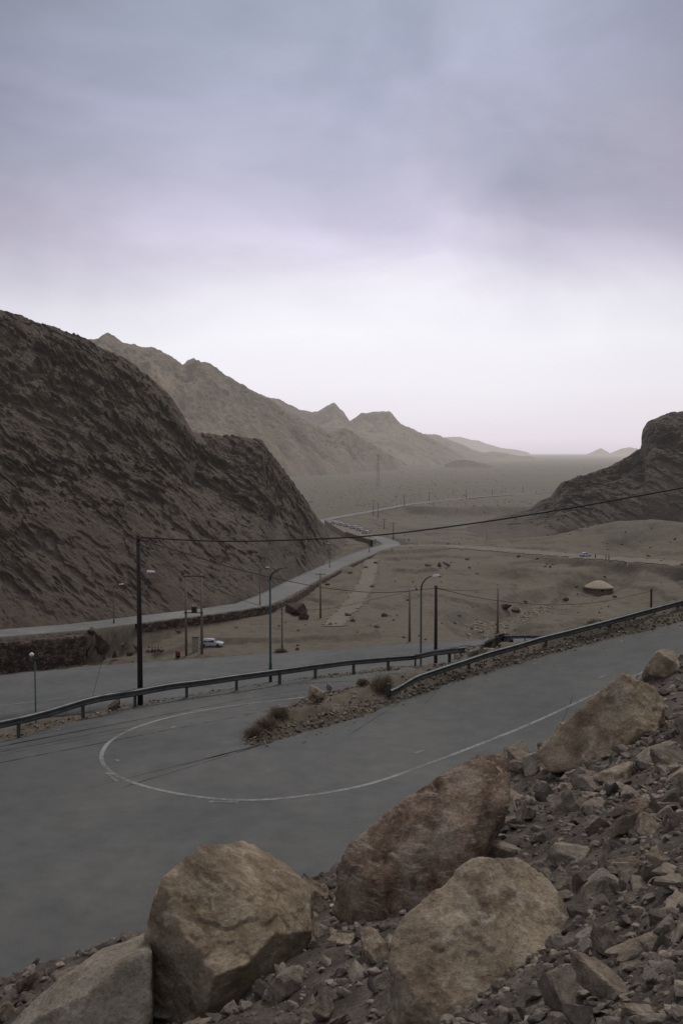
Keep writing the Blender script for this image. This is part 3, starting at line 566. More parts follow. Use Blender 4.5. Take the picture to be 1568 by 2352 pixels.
def scatter(name, P, Sz, m, label, cat, sub=1, seed=0, flat=.7, shade=False, nvar=6):
    n = len(P); g = np.random.default_rng(seed); vs = []; fs = []; base = 0
    for k in range(nvar):
        N, h = randplanes(10, 3000+seed*10+k); V, F = rockshape(sub, N, h, 60, .04, 2, k, steps=.0)
        V = V/np.abs(V).max(); idx = np.arange(k, n, nvar); m_ = len(idx)
        if m_ == 0: continue
        a = g.uniform(0, 6.28, m_); ca, sa = np.cos(a), np.sin(a); sx = Sz[idx]*g.uniform(.75, 1.2, m_); sz = Sz[idx]*g.uniform(.5, .95, m_)*flat/.7
        x = V[None, :, 0]*sx[:, None]; y = V[None, :, 1]*Sz[idx][:, None]; z = V[None, :, 2]*sz[:, None]; til = g.normal(0, .25, m_)[:, None]; z = z+x*til
        W = np.stack([x*ca[:, None]-y*sa[:, None]+P[idx, 0:1], x*sa[:, None]+y*ca[:, None]+P[idx, 1:2], z+P[idx, 2:3]], -1)
        vs.append(W.reshape(-1, 3)); fs.append((F[None]+(np.arange(m_)*len(V))[:, None, None]+base).reshape(-1, 3)); base += m_*len(V)
    return tag(mesh_np(name, np.vstack(vs), np.vstack(fs), m, shade=shade), label, cat, kind='stuff')
n = 26000; u = rng.uniform(-.55, .55, n); Y = np.exp(rng.uniform(math.log(3.4), math.log(50), n)); X = u*Y; t = slope_t(X, Y); k = (t > -.25) & ((X > 1) | (rng.random(n) < .75)); X, Y = X[k], Y[k]
s = (.014+.07*rng.random(len(X))**3.6)*(.45+Y/15); scatter('rubble', np.stack([X, Y, S(X, Y)+s*.1], 1), s, M['pebble'], 'small rubble and gravel covering the near slope', 'rubble', 2, 1)
n = 4600; u = rng.uniform(-.42, .50, n); Y = np.exp(rng.uniform(math.log(5), math.log(46), n)); X = u*Y; t = slope_t(X, Y); pile = sst(10, 16, Y); k = (t > -.1) & ((X > 1.2) | (rng.random(n) < .55)) & (vn(X*.8, Y*.8, s=88) > .15-.9*pile); X, Y = X[k], Y[k]
s = (.05+.16*rng.random(len(X))**1.8)*(.42+Y/20); scatter('broken_stones', np.stack([X, Y, S(X, Y)+s*.2], 1), s, M['pebble'], 'fist to head sized broken stones lying packed on the near slope', 'stones', 3, 11, nvar=10)
# gravel along rails and island
n = 15000; q = rng.integers(0, len(half), n); P = half[q]+rng.normal(0, .6, (n, 2))+0; x, y = P[:, 0], P[:, 1]
k = inpoly(x, y, islpoly) | (rng.random(n) < .25); x, y = x[k], y[k]; s = .02+.10*rng.random(len(x))**3; scatter('roadside_gravel', np.stack([x, y, G(x, y)+.02+s*.2], 1), s, M['pebble'], 'gravel and broken stones along the traffic island edge', 'gravel', 1, 2)
q = rng.integers(350, len(halfo), 6000); P = halfo[q]+rng.normal(0, .4, (6000, 2)); T = np.gradient(halfo, axis=0)[q]; T /= np.linalg.norm(T, axis=1)[:, None]; P[:, 0] -= T[:, 1]*.5; P[:, 1] += T[:, 0]*.5; x, y = P[:, 0], P[:, 1]
s = .02+.07*rng.random(len(x))**3; scatter('roadside_gravel', np.stack([x, y, G(x, y)+.05], 1), s, M['pebble'], 'gravel under the long curved guardrail', 'gravel', 1, 3)
# valley stones
n = 5500; Y = np.exp(rng.uniform(math.log(125), math.log(520), n)); X = rng.uniform(-.40, .40, n)*Y; d, _, _ = polydist(X, Y, vroad); k = d > 6; X, Y = X[k], Y[k]
s = (.08+.8*rng.random(len(X))**12)*(.6+Y/500); scatter('valley_stones', np.stack([X, Y, G(X, Y)+s*.15], 1), s, M['vstone'], 'scattered dark stones on the valley floor', 'stones', 1, 4)
n = 1600; t = rng.uniform(0, 1, n); W = smooth([(26, 160), (34, 185), (31, 215), (44, 250), (60, 285)], 200); q = (t*199).astype(int); P = W[q]+rng.normal(0, 1, (n, 2))*2.2; s = .15+.5*rng.random(n)**3
scatter('stream_bed_stones', np.stack([P[:, 0], P[:, 1], G(P[:, 0], P[:, 1])+.1], 1), s, M['pale_rock'], 'pale boulders lying in the dry stream bed', 'stones', 1, 5)
n = 15000; Y = np.exp(rng.uniform(math.log(430), math.log(5000), n)); X = rng.uniform(-.2, .42, n)*Y; k = vn(X*.004, Y*.004, s=77) > -.3; X, Y = X[k], Y[k]
s = (.3+.8*rng.random(len(X))**2)*(.6+Y/2200); scatter('desert_scrub', np.stack([X, Y, G(X, Y)+s*.1], 1), s, M['scrub'], 'dark low scrub dotted over the desert plain', 'scrub', 1, 6, .6)
# isolated rocks
def boulder_at(px, py, w, h, m, label, k, D=None, ymin=120, group=None, src=None):
    p = src if src is not None else (ghit(px, py+h*.4, ymin) if D is None else np.array([*at(px, py, D)[:2], gh(at(px, py, D)[0], D)]))
    sc = p[1]/FP*.56; return put_rock('boulder' if w*sc > .6 else 'rock', p+np.array([0, 0, h*sc*.55]), (w*sc, w*sc*.8, h*sc*1.3), k, label, m=M[m], rot=(0, 0, random.uniform(0, 6)), group=group)
for i, (px, py, w, h, lab) in enumerate([(190, 1478, 44, 36, 'dark boulder at the left of the pile below the valley road'), (236, 1484, 52, 44, 'dark red-brown boulder in the middle of the pile'), (288, 1482, 46, 40, 'dark boulder at the right end of the pile'), (205, 1507, 34, 22, 'low dark boulder at the front of the pile'), (262, 1506, 34, 22, 'small dark boulder beneath the pile middle')]):
    boulder_at(px, py, w, h, 'dark_boulder', lab, i)
for i, (px, py, w, h) in enumerate([(172, 1500, 22, 14), (222, 1500, 20, 16), (300, 1500, 24, 16), (240, 1512, 18, 10), (318, 1488, 20, 16), (160, 1462, 20, 14), (212, 1466, 26, 18), (265, 1470, 26, 18)]):
    boulder_at(px, py, w, h, 'dark_boulder', 'smaller dark block in the rock pile below the valley road', i+5, group='blocks of the rock pile')
for i, (px, py, w, h, lab, mt) in enumerate([(728, 1600, 46, 42, 'brown rock standing on the traffic island', 'tan_rock'), (756, 1588, 26, 20, 'small reddish rock beside the brown island rock', 'red_rock'), (930, 1551, 42, 20, 'flat pale rock behind the guardrail start', 'pale_rock'), (1082, 1500, 36, 26, 'pale boulder above the guardrail near the dark pole', 'pale_rock'), (1122, 1493, 44, 22, 'tan boulder beside the pale one above the guardrail', 'tan_rock'), (825, 1585, 26, 16, 'little rock at the back of the island', 'tan_rock'), (262, 1616, 50, 22, 'dark rock under the long curved guardrail', 'dark_boulder')]):
    p = onr(px, py+h*.45)
    if i in (3, 4): p = ghit(px, py+h*.4, 46, 90)
    else: p[2] = gh(p[0], p[1])
    boulder_at(px, py, w, h, mt, lab, i+3, src=p)
for i, (px, py, w, h) in enumerate([(680, 1400, 50, 30), (700, 1415, 30, 18), (855, 1345, 26, 12), (800, 1412, 20, 9), (1010, 1300, 30, 14), (1160, 1392, 40, 20), (1185, 1400, 34, 14), (1300, 1375, 26, 14), (1030, 1298, 36, 14), (530, 1285, 34, 20), (980, 1297, 24, 12)]):
    boulder_at(px, py, w, h, 'dark_boulder', 'dark boulder scattered on the open valley floor', i, group='dark boulders on the valley floor')
# ------------------------------------------------------------ walls
def wall(name, P, th, top, bot, m, label, cat='wall', disp=.15, n=200, nz=10):
    P = resample(np.asarray(P, float), n); A = offset(P, th/2); B = offset(P, -th/2); z1 = P[:, 2]+top; z0 = np.minimum(bot, z1-.5) if hasattr(bot, '__len__') else z1*0+bot
    loop = []
    for k in range(nz+1): f = k/nz; loop.append(np.stack([B[:, 0], B[:, 1], z0+(z1-z0)*f], 1))
    for k in range(nz+1): f = k/nz; loop.append(np.stack([A[:, 0], A[:, 1], z1-(z1-z0)*f], 1))
    V = np.stack(loop, 1); x, y, z = V[..., 0].ravel(), V[..., 1].ravel(), V[..., 2].ravel()
    V = V.reshape(-1, 3); V[:, 1] += disp*fbm(x*1.2, y*1.2, z*1.6, o=3, s=5); V[:, 2] += disp*.8*fbm(x*.8, y*.8, z*.0, o=3, s=6)
    return tag(mesh_np(name, V, gridF(n, 2*(nz+1))[:, ::-1], m), label, cat)
vr = resample(vroad, 1200)
def vsec(px0, px1, ymax=420):
    u = (vr[:, 0]/vr[:, 1])*FP+CX; k = (u > px0) & (u < px1) & (vr[:, 1] < ymax); return vr[k]
def near_side(P, w): return offset(P, -w)
a = near_side(vsec(-150, 175), VW+2.2); wall('stone_retaining_wall', a, 1.6, -.5, np.full(200, -31.5), M['wallstone'], 'tall dark stone retaining wall at the left edge under the valley road', disp=.5)
a = near_side(vsec(265, 845), VW+1.1); wall('stone_retaining_wall', a, .7, .12, resample(a, 200)[:, 2]-2.2, M['wallstone'], 'long low dark stone wall lining the valley road', disp=.3)
a = np.array([at(795, 1240, 445), at(853, 1240, 402)]); a[:, 2] = at(853, 1240, 402)[2]; wall('concrete_retaining_wall', a, .8, 0, np.full(60, a[0, 2]-5), M['mud_wall'], 'straight grey-brown retaining wall holding the parking terrace', n=60, disp=.03)
# ------------------------------------------------------------ guardrails
def guardrail(label, base, posts, side, droop0=0, group=None):
    base = np.asarray(base, float); root = empty('guardrail', base[0]); o3 = base[0].copy()
    n = int(np.sum(np.linalg.norm(np.diff(base, axis=0), axis=1))/.4)+2
    P = smooth(base, n); T = np.gradient(P[:, :2], axis=0); T /= np.linalg.norm(T, axis=1)[:, None]; Nn = np.stack([-T[:, 1], T[:, 0]], 1)*side
    prof = [(0, -.155), (.012, -.135), (.07, -.105), (.075, -.06), (.012, -.022), (.012, .022), (.075, .06), (.07, .105), (.012, .135), (0, .155), (-.012, .155), (-.01, .13), (.05, .1), (.06, .065), (0, .02), (0, -.02), (.06, -.065), (.05, -.1), (-.01, -.13), (-.012, -.155)]
    V = []; hz = .60+.02*vn(np.arange(n)*.25, np.zeros(n), s=8)
    if droop0: hz = hz-.25*sst(5, 0, np.arange(n)*1.)
    for a, b in prof: V.append(np.stack([P[:, 0]+Nn[:, 0]*(a+.09), P[:, 1]+Nn[:, 1]*(a+.09), P[:, 2]+hz+b], 1)-o3)
    V = np.stack(V+[V[0]], 1); mesh_np('beam', V.reshape(-1, 3), gridF(n, len(prof)+1), M['rail'], root, shade=False)
    for q in posts:
        d = np.argmin(np.linalg.norm(P[:, :2]-np.array(q)[:2], axis=1)); a = math.atan2(T[d, 1], T[d, 0]); z = P[d, 2]-o3[2]
        x, y = P[d, 0]-o3[0], P[d, 1]-o3[1]
        b = MB(); b.box((x, y, z-.08), (.07, .14, 1.62), a); b.box((x+Nn[d, 0]*.05, y+Nn[d, 1]*.05, z+.6), (.1, .06, .24), a); b.build('post', M['rail_post'], root)
    return tag(root, label, 'guardrail', group)
lp = [(38, 1692), (187, 1647), (320, 1620), (435, 1601), (540, 1586), (637, 1572), (727, 1558), (812, 1546), (890, 1538), (960, 1531)]
lpw = [onr(*p) for p in lp]
basel = [np.array([-26, 20, 0.]), np.array([-20.5, 27.5, 0]), np.array([-16.2, 32.5, 0])]+lpw+[onr(1030, 1523), onr(1064, 1519)]
guardrail('long curved steel guardrail along the outside of the hairpin', basel, basel[:3]+lpw+[onr(1030, 1523)], -1)
rp = [(892, 1609), (985, 1577), (1078, 1545), (1250, 1493), (1405, 1453), (1550, 1412)]
rpw = [onr(*p) for p in rp]; e = rpw[-1]; dv = rpw[-1]-rpw[-2]; rpw.append(e+dv*1.0); rpw.append(e+dv*2.0)
guardrail('steel guardrail climbing to the right edge beside the upper road', rpw, [rpw[0]]+rpw[2:], -1, 1)
b3 = []
for px, D in ((1150, 82), (1210, 81.4), (1290, 80.5), (1400, 79.5), (1540, 78)):
    p = at(px, 1450, D); b3.append(np.array([p[0], D, gh(p[0], D)]))
guardrail('distant low guardrail seen behind the climbing one', b3, b3, -1)
# ------------------------------------------------------------ poles and lamps
def zt(px, py, D): return float(at(px, py, D)[2])
def base_at(px, py, D, z=None):
    p = at(px, py, D); return np.array([p[0], D, gh(p[0], D) if z is None else z])
def pole(px, ytop, base, r0, r1, m, label, name='utility_pole', arms=(), cat='utility pole', group=None, lean=0):
    h = zt(px, ytop, base[1])-base[2]; root = empty(name, base)
    MB().tube([(0, 0, -.4), (lean*.5, 0, h*.5), (lean, 0, h)], [r0, (r0+r1)/2, r1], 10).build('pole', m, root, True)
    for z, w, ang in arms:
        MB().box((lean, 0, h-z), (w, .1, .12), ang).build('crossarm', M['dark_pole'], root)
        b = MB()
        for s in (-.45, .45): b.lathe([(0, .0), (.05, .0), (.06, .06), (.03, .1), (.05, .14), (0, .18)], 8, (lean+s*w*math.cos(ang), s*w*math.sin(ang), h-z+.06))
        b.build('insulator', M['grey_metal'], root)
    return tag(root, label, cat, group), h
p1 = onr(320, 1619); p1b = p1+np.array([0, .25, 0]); p1b[2] -= .05
t, h1 = pole(320, 1229, p1b, .12, .085, M['dark_pole'], 'tall dark utility pole standing behind the long guardrail')
b = MB(); b.box((0, -.1, h1-.12), (.34, .06, .06)); b.box((0, .0, h1-.35), (.22, .22, .05)); b.build('bracket', M['grey_metal'], t)
MB().tube([(0, 0, h1-1.62), (.15, 0, h1-1.55), (.4, 0, h1-1.55)], .02, 6).build('lamp_arm', M['grey_metal'], t)
b = MB(); b.add([(.32+dx, dy, h1-1.55+dz) for dx, dy, dz in ((0, -.06, 0), (.34, -.07, 0), (.34, .07, 0), (0, .06, 0), (.03, -.04, .08), (.3, -.03, .06), (.3, .03, .06), (.03, .04, .08))], [(3, 2, 1, 0), (4, 5, 6, 7), (0, 1, 5, 4), (1, 2, 6, 5), (2, 3, 7, 6), (3, 0, 4, 7)]); b.build('lamp_head', M['white_metal'], t)
def lamp(px, ytop, base, reach, rise, label, r=.06, round_head=False, group=None, head=.5, m='green'):
    h = zt(px, ytop, base[1])-base[2]; root = empty('street_lamp', base); sg = 1 if reach > 0 else -1; R = abs(reach)
    MB().tube([(0, 0, -.4), (0, 0, .9), (0, 0, .92), (0, 0, h-rise)], [r*1.35, r*1.3, r, r*.8], 10).build('pole', M[m], root, True)
    if R:
        pts = [(sg*R*(1-math.cos(a)), 0, h-rise+rise*math.sin(a)) for a in np.linspace(0, 1.35, 9)]; MB().tube(pts, [r*(.8-.045*i) for i in range(9)], 8).build('arm', M[m], root, True)
        ex, ez = pts[-1][0], pts[-1][2]
    else: ex, ez = 0, h-rise
    b = MB()
    if round_head: b.lathe([(0, -.0), (.06, .0), (.13, .05), (.16, .13), (.13, .21), (.06, .26), (0, .27)], 14, (ex, 0, ez))
    else: b.add([(ex+sg*x*head, y*head, ez+z*head) for x, y, z in ((0, -.15, -.08), (1.0, -.2, .0), (1.0, .2, .0), (0, .15, -.08), (.1, -.1, .12), (.85, -.12, .2), (.85, .12, .2), (.1, .1, .12))], [(3, 2, 1, 0), (4, 5, 6, 7), (0, 1, 5, 4), (1, 2, 6, 5), (2, 3, 7, 6), (3, 0, 4, 7)])
    b.build('lamp_head', M['white_metal'] if (round_head or head > .5) else M['grey_metal'], root, round_head); return tag(root, label, 'street lamp', group)
q = onr(620, 1569)+np.array([0, .35, -.05]); lamp(620, 1304, q, .78, .55, 'green street lamp with a thin curved arm behind the guardrail', .055, head=.22)
lamp(966, 1322, base_at(966, 1500, 64), .9, .9, 'green street lamp with a white head beside the black pole', .07, head=.52)
lamp(82, 1508, base_at(82, 1600, 64), -.25, .3, 'short green lamp with a round white head at the left edge', .055, True)
pole(1000, 1345, base_at(1000, 1500, 63.5), .13, .09, M['dark_pole'], 'black wooden pole beside the white headed street lamp')
pole(1494, 1352, base_at(1494, 1400, 88), .12, .09, M['dark_pole'], 'short dark pole showing above the right guardrail')
pole(940, 1355, ghit(940, 1474), .26, .18, M['concrete_pole'], 'pale concrete pole left of the white headed lamp')
pole(1142, 1350, ghit(1142, 1457), .28, .19, M['concrete_pole'], 'concrete pole standing beside the dry stream bed')
pole(736, 1316, ghit(736, 1420), .24, .16, M['concrete_pole'], 'concrete pole with a crossarm beside the dirt track', arms=((.3, 2.2, 0),))
lamp(648, 1388, ghit(648, 1492), 0, 0, 'plain green post behind a shrub on the lower road shoulder', .14, head=.2)
for px, yt, yb, D, ar, lab in [(262, 1342, 1418, 190, 1.3, 'thin lamp post on the valley road under the hill at left'), (597, 1303, 1368, 224, 1.6, 'thin lamp post where the stone wall bends'), (757, 1248, 1292, 318, 0, 'thin post at the hill foot above the road'), (848, 1218, 1268, 378, 1.8, 'thin post at the end of the parking terrace')]:
    x0 = at(px, yb, D)[0]; hh = np.array([x0, D, gh(x0, D)]); lamp(px, yt, hh, ar, .8 if ar else 0, lab, .12, head=.9, m='grey_metal')
for px, yt, yb, ymin in [(903, 1198, 1243, 380), (882, 1190, 1215, 450), (868, 1155, 1190, 550), (857, 1147, 1185, 600), (928, 1136, 1163, 700), (985, 1130, 1152, 800), (1070, 1128, 1146, 900), (1130, 1124, 1139, 1000), (1200, 1120, 1133, 1100)]:
    hh = ghit(px, yb, ymin, 4000); pole(px, yt, hh, .14+hh[1]*.00022, .1+hh[1]*.00015, M['far_metal'], 'thin utility pole in the distant line along the valley road', group='distant utility poles', arms=((.8, 3, 0),))
# H-frame transformer
hb = ghit(446, 1503, 125); D = hb[1]; xs = [at(428, 1500, D)[0]-hb[0], at(464, 1500, D)[0]-hb[0]]; h = zt(428, 1318, D)-hb[2]
root = empty('transformer_frame', hb)
for x in xs: MB().tube([(x, 0, -.5), (x, 0, h)], [.24, .17], 10).build('pole', M['concrete_pole'], root, True)
for z in (h-.4, h*.52): MB().box((sum(xs)/2, -.2, z), (xs[1]-xs[0]+.7, .14, .16)).build('crossbar', M['dark_pole'], root)
b = MB(); b.box((.1, 0, h*.56), (.9, .8, 1.1))
for i in range(5): b.box((.1-.36+.18*i, -.48, h*.56), (.06, .16, .9))
tr = b.build('transformer', M['grey_metal'], root); b = MB()
for x in (-.2, .1, .4): b.tube([(x, 0, h*.56+.5), (x, 0, h*.56+.95)], [.07, .04], 6)
b.build('insulator', M['white_metal'], tr); tag(root, 'twin pole frame carrying a transformer beside the white car', 'transformer frame')
cb = np.array([at(446, 1500, D+1)[0], D+3, 0]); cb[2] = gh(cb[0], cb[1]); root = empty('electric_cabinet', cb)
MB().box((0, 0, 1.35), (1.15, .8, 2.7)).build('cabinet_body', M['cabinet'], root); MB().box((0, 0, 2.76), (1.35, 1, .12)).build('cabinet_roof', M['grey_metal'], root); MB().box((0, -.415, 1.4), (.95, .03, 2.2)).build('door', M['cabinet'], root); tag(root, 'tall beige electric cabinet between the twin poles', 'cabinet')
rb = ghit(409, 1510, 125); root = empty('oil_drum', rb); MB().lathe([(0, 0), (.42, 0), (.42, .38), (.45, .4), (.42, .42), (.42, .8), (.45, .82), (.42, .84), (.42, 1.2), (.38, 1.22), (0, 1.2)], 18).build('drum_body', M['red_box'], root, True); tag(root, 'small faded red drum left of the twin pole frame', 'drum')
# pylon
pb = ghit(868, 1118, 1100, 4000); h = zt(868, 1043, pb[1])-pb[2]; root = empty('lattice_pylon', pb); b = MB(); w = h*.05; r = .22; lv = [0, .16, .32, .48, .62, .75, .88, 1]
def pw(f): return w*(1-.85*f)
for sx in (-1, 1):
    for sy in (-1, 1): b.tube([(sx*pw(f), sy*pw(f), h*f) for f in lv], r, 4)
for f0, f1 in zip(lv[:-1], lv[1:]):
    for s in (-1, 1):
        b.tube([(-pw(f0), s*pw(f0), h*f0), (pw(f1), s*pw(f1), h*f1)], r*.6, 4); b.tube([(pw(f0), s*pw(f0), h*f0), (-pw(f1), s*pw(f1), h*f1)], r*.6, 4); b.tube([(s*pw(f0), -pw(f0), h*f0), (s*pw(f1), pw(f1), h*f1)], r*.6, 4)
b.build('lattice_tower', M['far_metal'], root)
for f in (.72, .83, .94): MB().tube([(-h*.07, 0, h*f), (0, 0, h*(f+.015)), (h*.07, 0, h*f)], [.1, .26, .1], 4).build('crossarm', M['far_metal'], root)
tag(root, 'tall lattice power pylon far out on the plain', 'pylon')
# cables
def cable(pts, r, label):
    P = smooth([at(*p) for p in pts], 60); b = MB(); b.tube([tuple(p) for p in P], r, 6); return tag(b.build('cable', M['wire'], None, True), label, 'cable')
D1 = p1b[1]
cable([(321, 1234, D1), (500, 1243, D1-.6), (700, 1239, D1-1.3), (900, 1226, D1-2), (1200, 1185, D1-3), (1568, 1120, D1-4.4), (1800, 1075, D1-5.2)], .03, 'thick black cable running from the tall dark pole to the right edge')
cable([(322, 1240, D1), (430, 1272, 45), (530, 1303, 49), (640, 1330, 53), (760, 1352, 57), (880, 1361, 60.5), (1000, 1351, 63.5)], .02, 'thin black cable between the tall dark pole and the black wooden pole')
cable([(1000, 1351, 63.5), (1130, 1378, 69), (1260, 1389, 76), (1380, 1382, 82), (1494, 1358, 88)], .02, 'thin cable sagging between the black and the short dark pole')
cable([(1000, 1350, 63.5), (1060, 1356, 100), (1142, 1354, 200)], .025, 'thin cable from the black pole to the concrete pole by the stream bed')
cable([(428, 1322, D), (600, 1392, D+10), (736, 1400, D+20), (850, 1378, D+22), (940, 1358, D+25)], .04, 'thin cable from the twin pole frame to the pale concrete pole')
cable([(240, 1500, D1+.4), (222, 1566, 42), (205, 1630, 42.5)], .008, 'guy wire slanting down left of the tall dark pole')
# ------------------------------------------------------------ vehicles
def make_car(loc, rz, paint, label, group=None):
    root = empty('parked_car', loc, rz); sec = [(-2.2, .45, .62, .72, .70), (-2.12, .3, .8, .95, .74), (-1.75, .28, .88, 1.02, .74), (-1.45, .26, .9, 1.4, .58), (-.9, .25, .9, 1.47, .58), (.1, .25, .9, 1.46, .58), (.45, .25, .88, 1.36, .60), (1.05, .25, .84, .96, .74), (1.7, .27, .76, .86, .74), (2.12, .3, .64, .74, .70), (2.2, .42, .55, .62, .64)]
    V = []; F = []; n = 8
    for x, zb, zm, zt_, wt in sec:
        w = .85 if abs(x) < 2 else .78; V += [(x, -w+.06, zb), (x, -w, zb+.1), (x, -w, zm), (x, -wt, zt_), (x, wt, zt_), (x, w, zm), (x, w, zb+.1), (x, w-.06, zb)]
    for i in range(len(sec)-1):
        for k in range(n): F.append((i*n+k, (i+1)*n+k, (i+1)*n+(k+1) % n, i*n+(k+1) % n))
    F += [tuple(range(n)), tuple(range(len(V)-1, len(V)-1-n, -1))]; MB().add(V, F).build('body', paint, root)
    for s in (-1, 1):
        for x0, x1, t0, t1 in ((-1.42, -.55, -1.3, -.55), (-.47, .78, -.47, .3)):
            MB().add([(x0, s*.862, .93), (x1, s*.858, .93), (t1, s*.61, 1.36), (t0, s*.61, 1.36)], [(0, 1, 2, 3)]).build('side_window', M['glass'], root)
        MB().box((2.17, s*.52, .6), (.1, .3, .12)).build('headlight', M['white_metal'], root); MB().box((-2.17, s*.55, .68), (.1, .25, .14)).build('tail_light', M['red_lamp'], root)
        for x in (-1.35, 1.35):
            w = MB().tube([(x, s*.70, .31), (x, s*.88, .31)], .31, 16).build('wheel', M['tyre'], root); MB().tube([(x, s*.86, .31), (x, s*.895, .31)], .19, 12).build('rim', M['grey_metal'], w)
    MB().add([(1.03, -.68, .99), (1.03, .68, .99), (.5, .55, 1.37), (.5, -.55, 1.37)], [(0, 1, 2, 3)]).build('windscreen', M['glass'], root)
    MB().add([(-1.73, -.68, 1.05), (-1.73, .68, 1.05), (-1.48, .53, 1.4), (-1.48, -.53, 1.4)], [(3, 2, 1, 0)]).build('rear_window', M['glass'], root)
    MB().box((2.2, 0, .42), (.08, 1.4, .16)).build('bumper', M['grey_metal'], root)
    return tag(root, label, 'car', group)
c1 = ghit(486, 1485, 125); car = make_car(c1, -.1, M['white_car'], 'white car parked beside the twin pole transformer frame')
c = copy_tree(car); p = ghit(1343, 1279, 330); c.location = tuple(p+np.array([0, 0, .2])); c.rotation_euler.z = .35; c['label'] = 'white hatchback parked on the pale dirt track at the right'
cars = [(767, 1217, 500), (782, 1221, 490), (797, 1225, 480), (812, 1229, 468), (826, 1233, 455), (840, 1236, 440)]
terr_z = at(853, 1243, 402)[2]
pa = [at(852, 1240, 404), at(790, 1240, 448), at(745, 1240, 530), at(775, 1240, 530), at(835, 1240, 450), at(864, 1240, 412)]
V = [(p[0], p[1], terr_z) for p in pa]+[(p[0], p[1], terr_z-6) for p in pa]
b = MB(); b.add(V, [(5, 4, 3, 2, 1, 0)]+[(i, (i+1) % 6, 6+(i+1) % 6, 6+i) for i in range(6)]); tag(b.build('parking_terrace', M['track']), 'pale parking terrace at the end of the dark hill', 'terrace', kind='structure')
for i, (px, py, Dd) in enumerate(cars):
    c = copy_tree(car); x = at(px, py, Dd)[0]; c.location = (float(x), Dd, float(terr_z)+.02); c.rotation_euler.z = 2.2+.1*(i % 2); c['label'] = 'small pale car in the row on the parking terrace below the dark hill'; c['group'] = 'cars on the parking terrace'
# hut
hut = ghit(1374, 1358, 200); hut[2] += .5; root = empty('domed_hut', hut); R = 33/FP*hut[1]
b = MB(); b.lathe([(R*.97, -3), (R*.95, .0), (R*.93, .75), (R*.9, .8)], 40).build('wall', M['mud_wall'], root, False)
MB().lathe([(R*1.03, .7), (R*1.05, .8), (R*.94, 1.15), (R*.75, 1.7), (R*.52, 2.3), (R*.32, 2.72), (R*.16, 2.92), (0, 2.98)], 40).build('roof', M['mud'], root, True)
MB().box((0, -R*.93, .3), (.9, .15, .8)).build('door', M['glass'], root); tag(root, 'round mud hut with a beige conical domed roof', 'hut')
# ------------------------------------------------------------ people
_cl = {}
def cloth(c):
    if c not in _cl: _cl[c] = plain('cloth', (*c, 1), .9)
    return _cl[c]
def skinned(name, pts, edges, m, parent):
    me = bpy.data.meshes.new(name); me.from_pydata([p[:3] for p in pts], edges, []); me.materials.append(m); o = bpy.data.objects.new(name, me); C.objects.link(o); o.parent = parent
    o.modifiers.new('skin', 'SKIN'); 
    for i, v in enumerate(me.skin_vertices[0].data): v.radius = (pts[i][3], pts[i][3]); v.use_root = (i == 0)
    s = o.modifiers.new('sub', 'SUBSURF'); s.levels = 1; s.render_levels = 1; return o
def person(loc, rz, pose, c1_, c2_, label, group=None):
    r = empty('person', loc, rz)
    if pose == 'stand': hip, kn, an = (0, 0, .92), (.1, -.02, .5), (.11, .02, .08); toe = (.12, -.16, .04); hd = 1.62
    else: hip, kn, an = (0, 0, .16), (.22, -.42, .42), (.18, -.62, .08); toe = (.18, -.78, .05); hd = .88
    sh = hd-.22; pts = [(*hip, .13), (0, -.01, hip[2]+.28, .13), (0, 0, sh, .12), (0, -.01, sh+.1, .055), (0, -.02, hd, .10), (0, -.02, hd+.1, .08)]; ed = [(0, 1), (1, 2), (2, 3), (3, 4), (4, 5)]
    for s in (-1, 1):
        b0 = len(pts); pts += [(s*.1, hip[1], hip[2]-.03, .09), (s*kn[0], kn[1], kn[2], .06), (s*an[0], an[1], an[2], .045), (s*toe[0], toe[1], toe[2], .035)]; ed += [(0, b0), (b0, b0+1), (b0+1, b0+2), (b0+2, b0+3)]
        b1 = len(pts); pts += [(s*.18, 0, sh-.02, .06), (s*.24, -.02, sh-.28, .045), (s*.2, -.18, sh-.48, .035), (s*.19, -.24, sh-.54, .03)]; ed += [(2, b1), (b1, b1+1), (b1+1, b1+2), (b1+2, b1+3)]
    skinned('body', pts, ed, M['skin'], r)
    cl = [(p[0], p[1], p[2], p[3]*1.18) for p in pts]
    idx = [2, 1, 0, 10, 11, 12, 18, 19, 20]; mp = {v: i for i, v in enumerate(idx)}
    skinned('jacket', [cl[i] for i in idx], [(mp[a], mp[b_]) for a, b_ in ed if a in mp and b_ in mp], cloth(c1_), r)
    idx = [0, 6, 7, 8, 14, 15, 16]; mp = {v: i for i, v in enumerate(idx)}
    skinned('trousers', [cl[i] for i in idx], [(mp[a], mp[b_]) for a, b_ in ed if a in mp and b_ in mp], cloth(c2_), r)
    MB().lathe([(.0, .14), (.07, .13), (.115, .06), (.12, 0), (.11, -.06), (.09, -.08)], 12, (0, .02, hd+.02)).build('hair', cloth((.012, .01, .01)), r, True)
    return tag(r, label, 'person', group)
for i, (px, py, pose, a, b_, lab) in enumerate([(342, 1499, 'sit', (.25, .22, .35), (.03, .03, .04), 'person in a lilac top sitting at the left of the picnic group'), (350, 1500, 'sit', (.05, .03, .03), (.03, .03, .04), 'person in dark clothes sitting second from left in the group'), (357, 1500, 'sit', (.22, .05, .12), (.02, .02, .03), 'person in a crimson top sitting in the middle of the group'), (364, 1500, 'sit', (.08, .08, .2), (.03, .03, .03), 'person in a blue top sitting fourth in the group'), (371, 1499, 'sit', (.3, .24, .2), (.03, .03, .04), 'person in a beige top sitting at the right end of the group')]):
    p = ghit(px, py, 125); person(p, (i-2)*.5, pose, a, b_, lab)
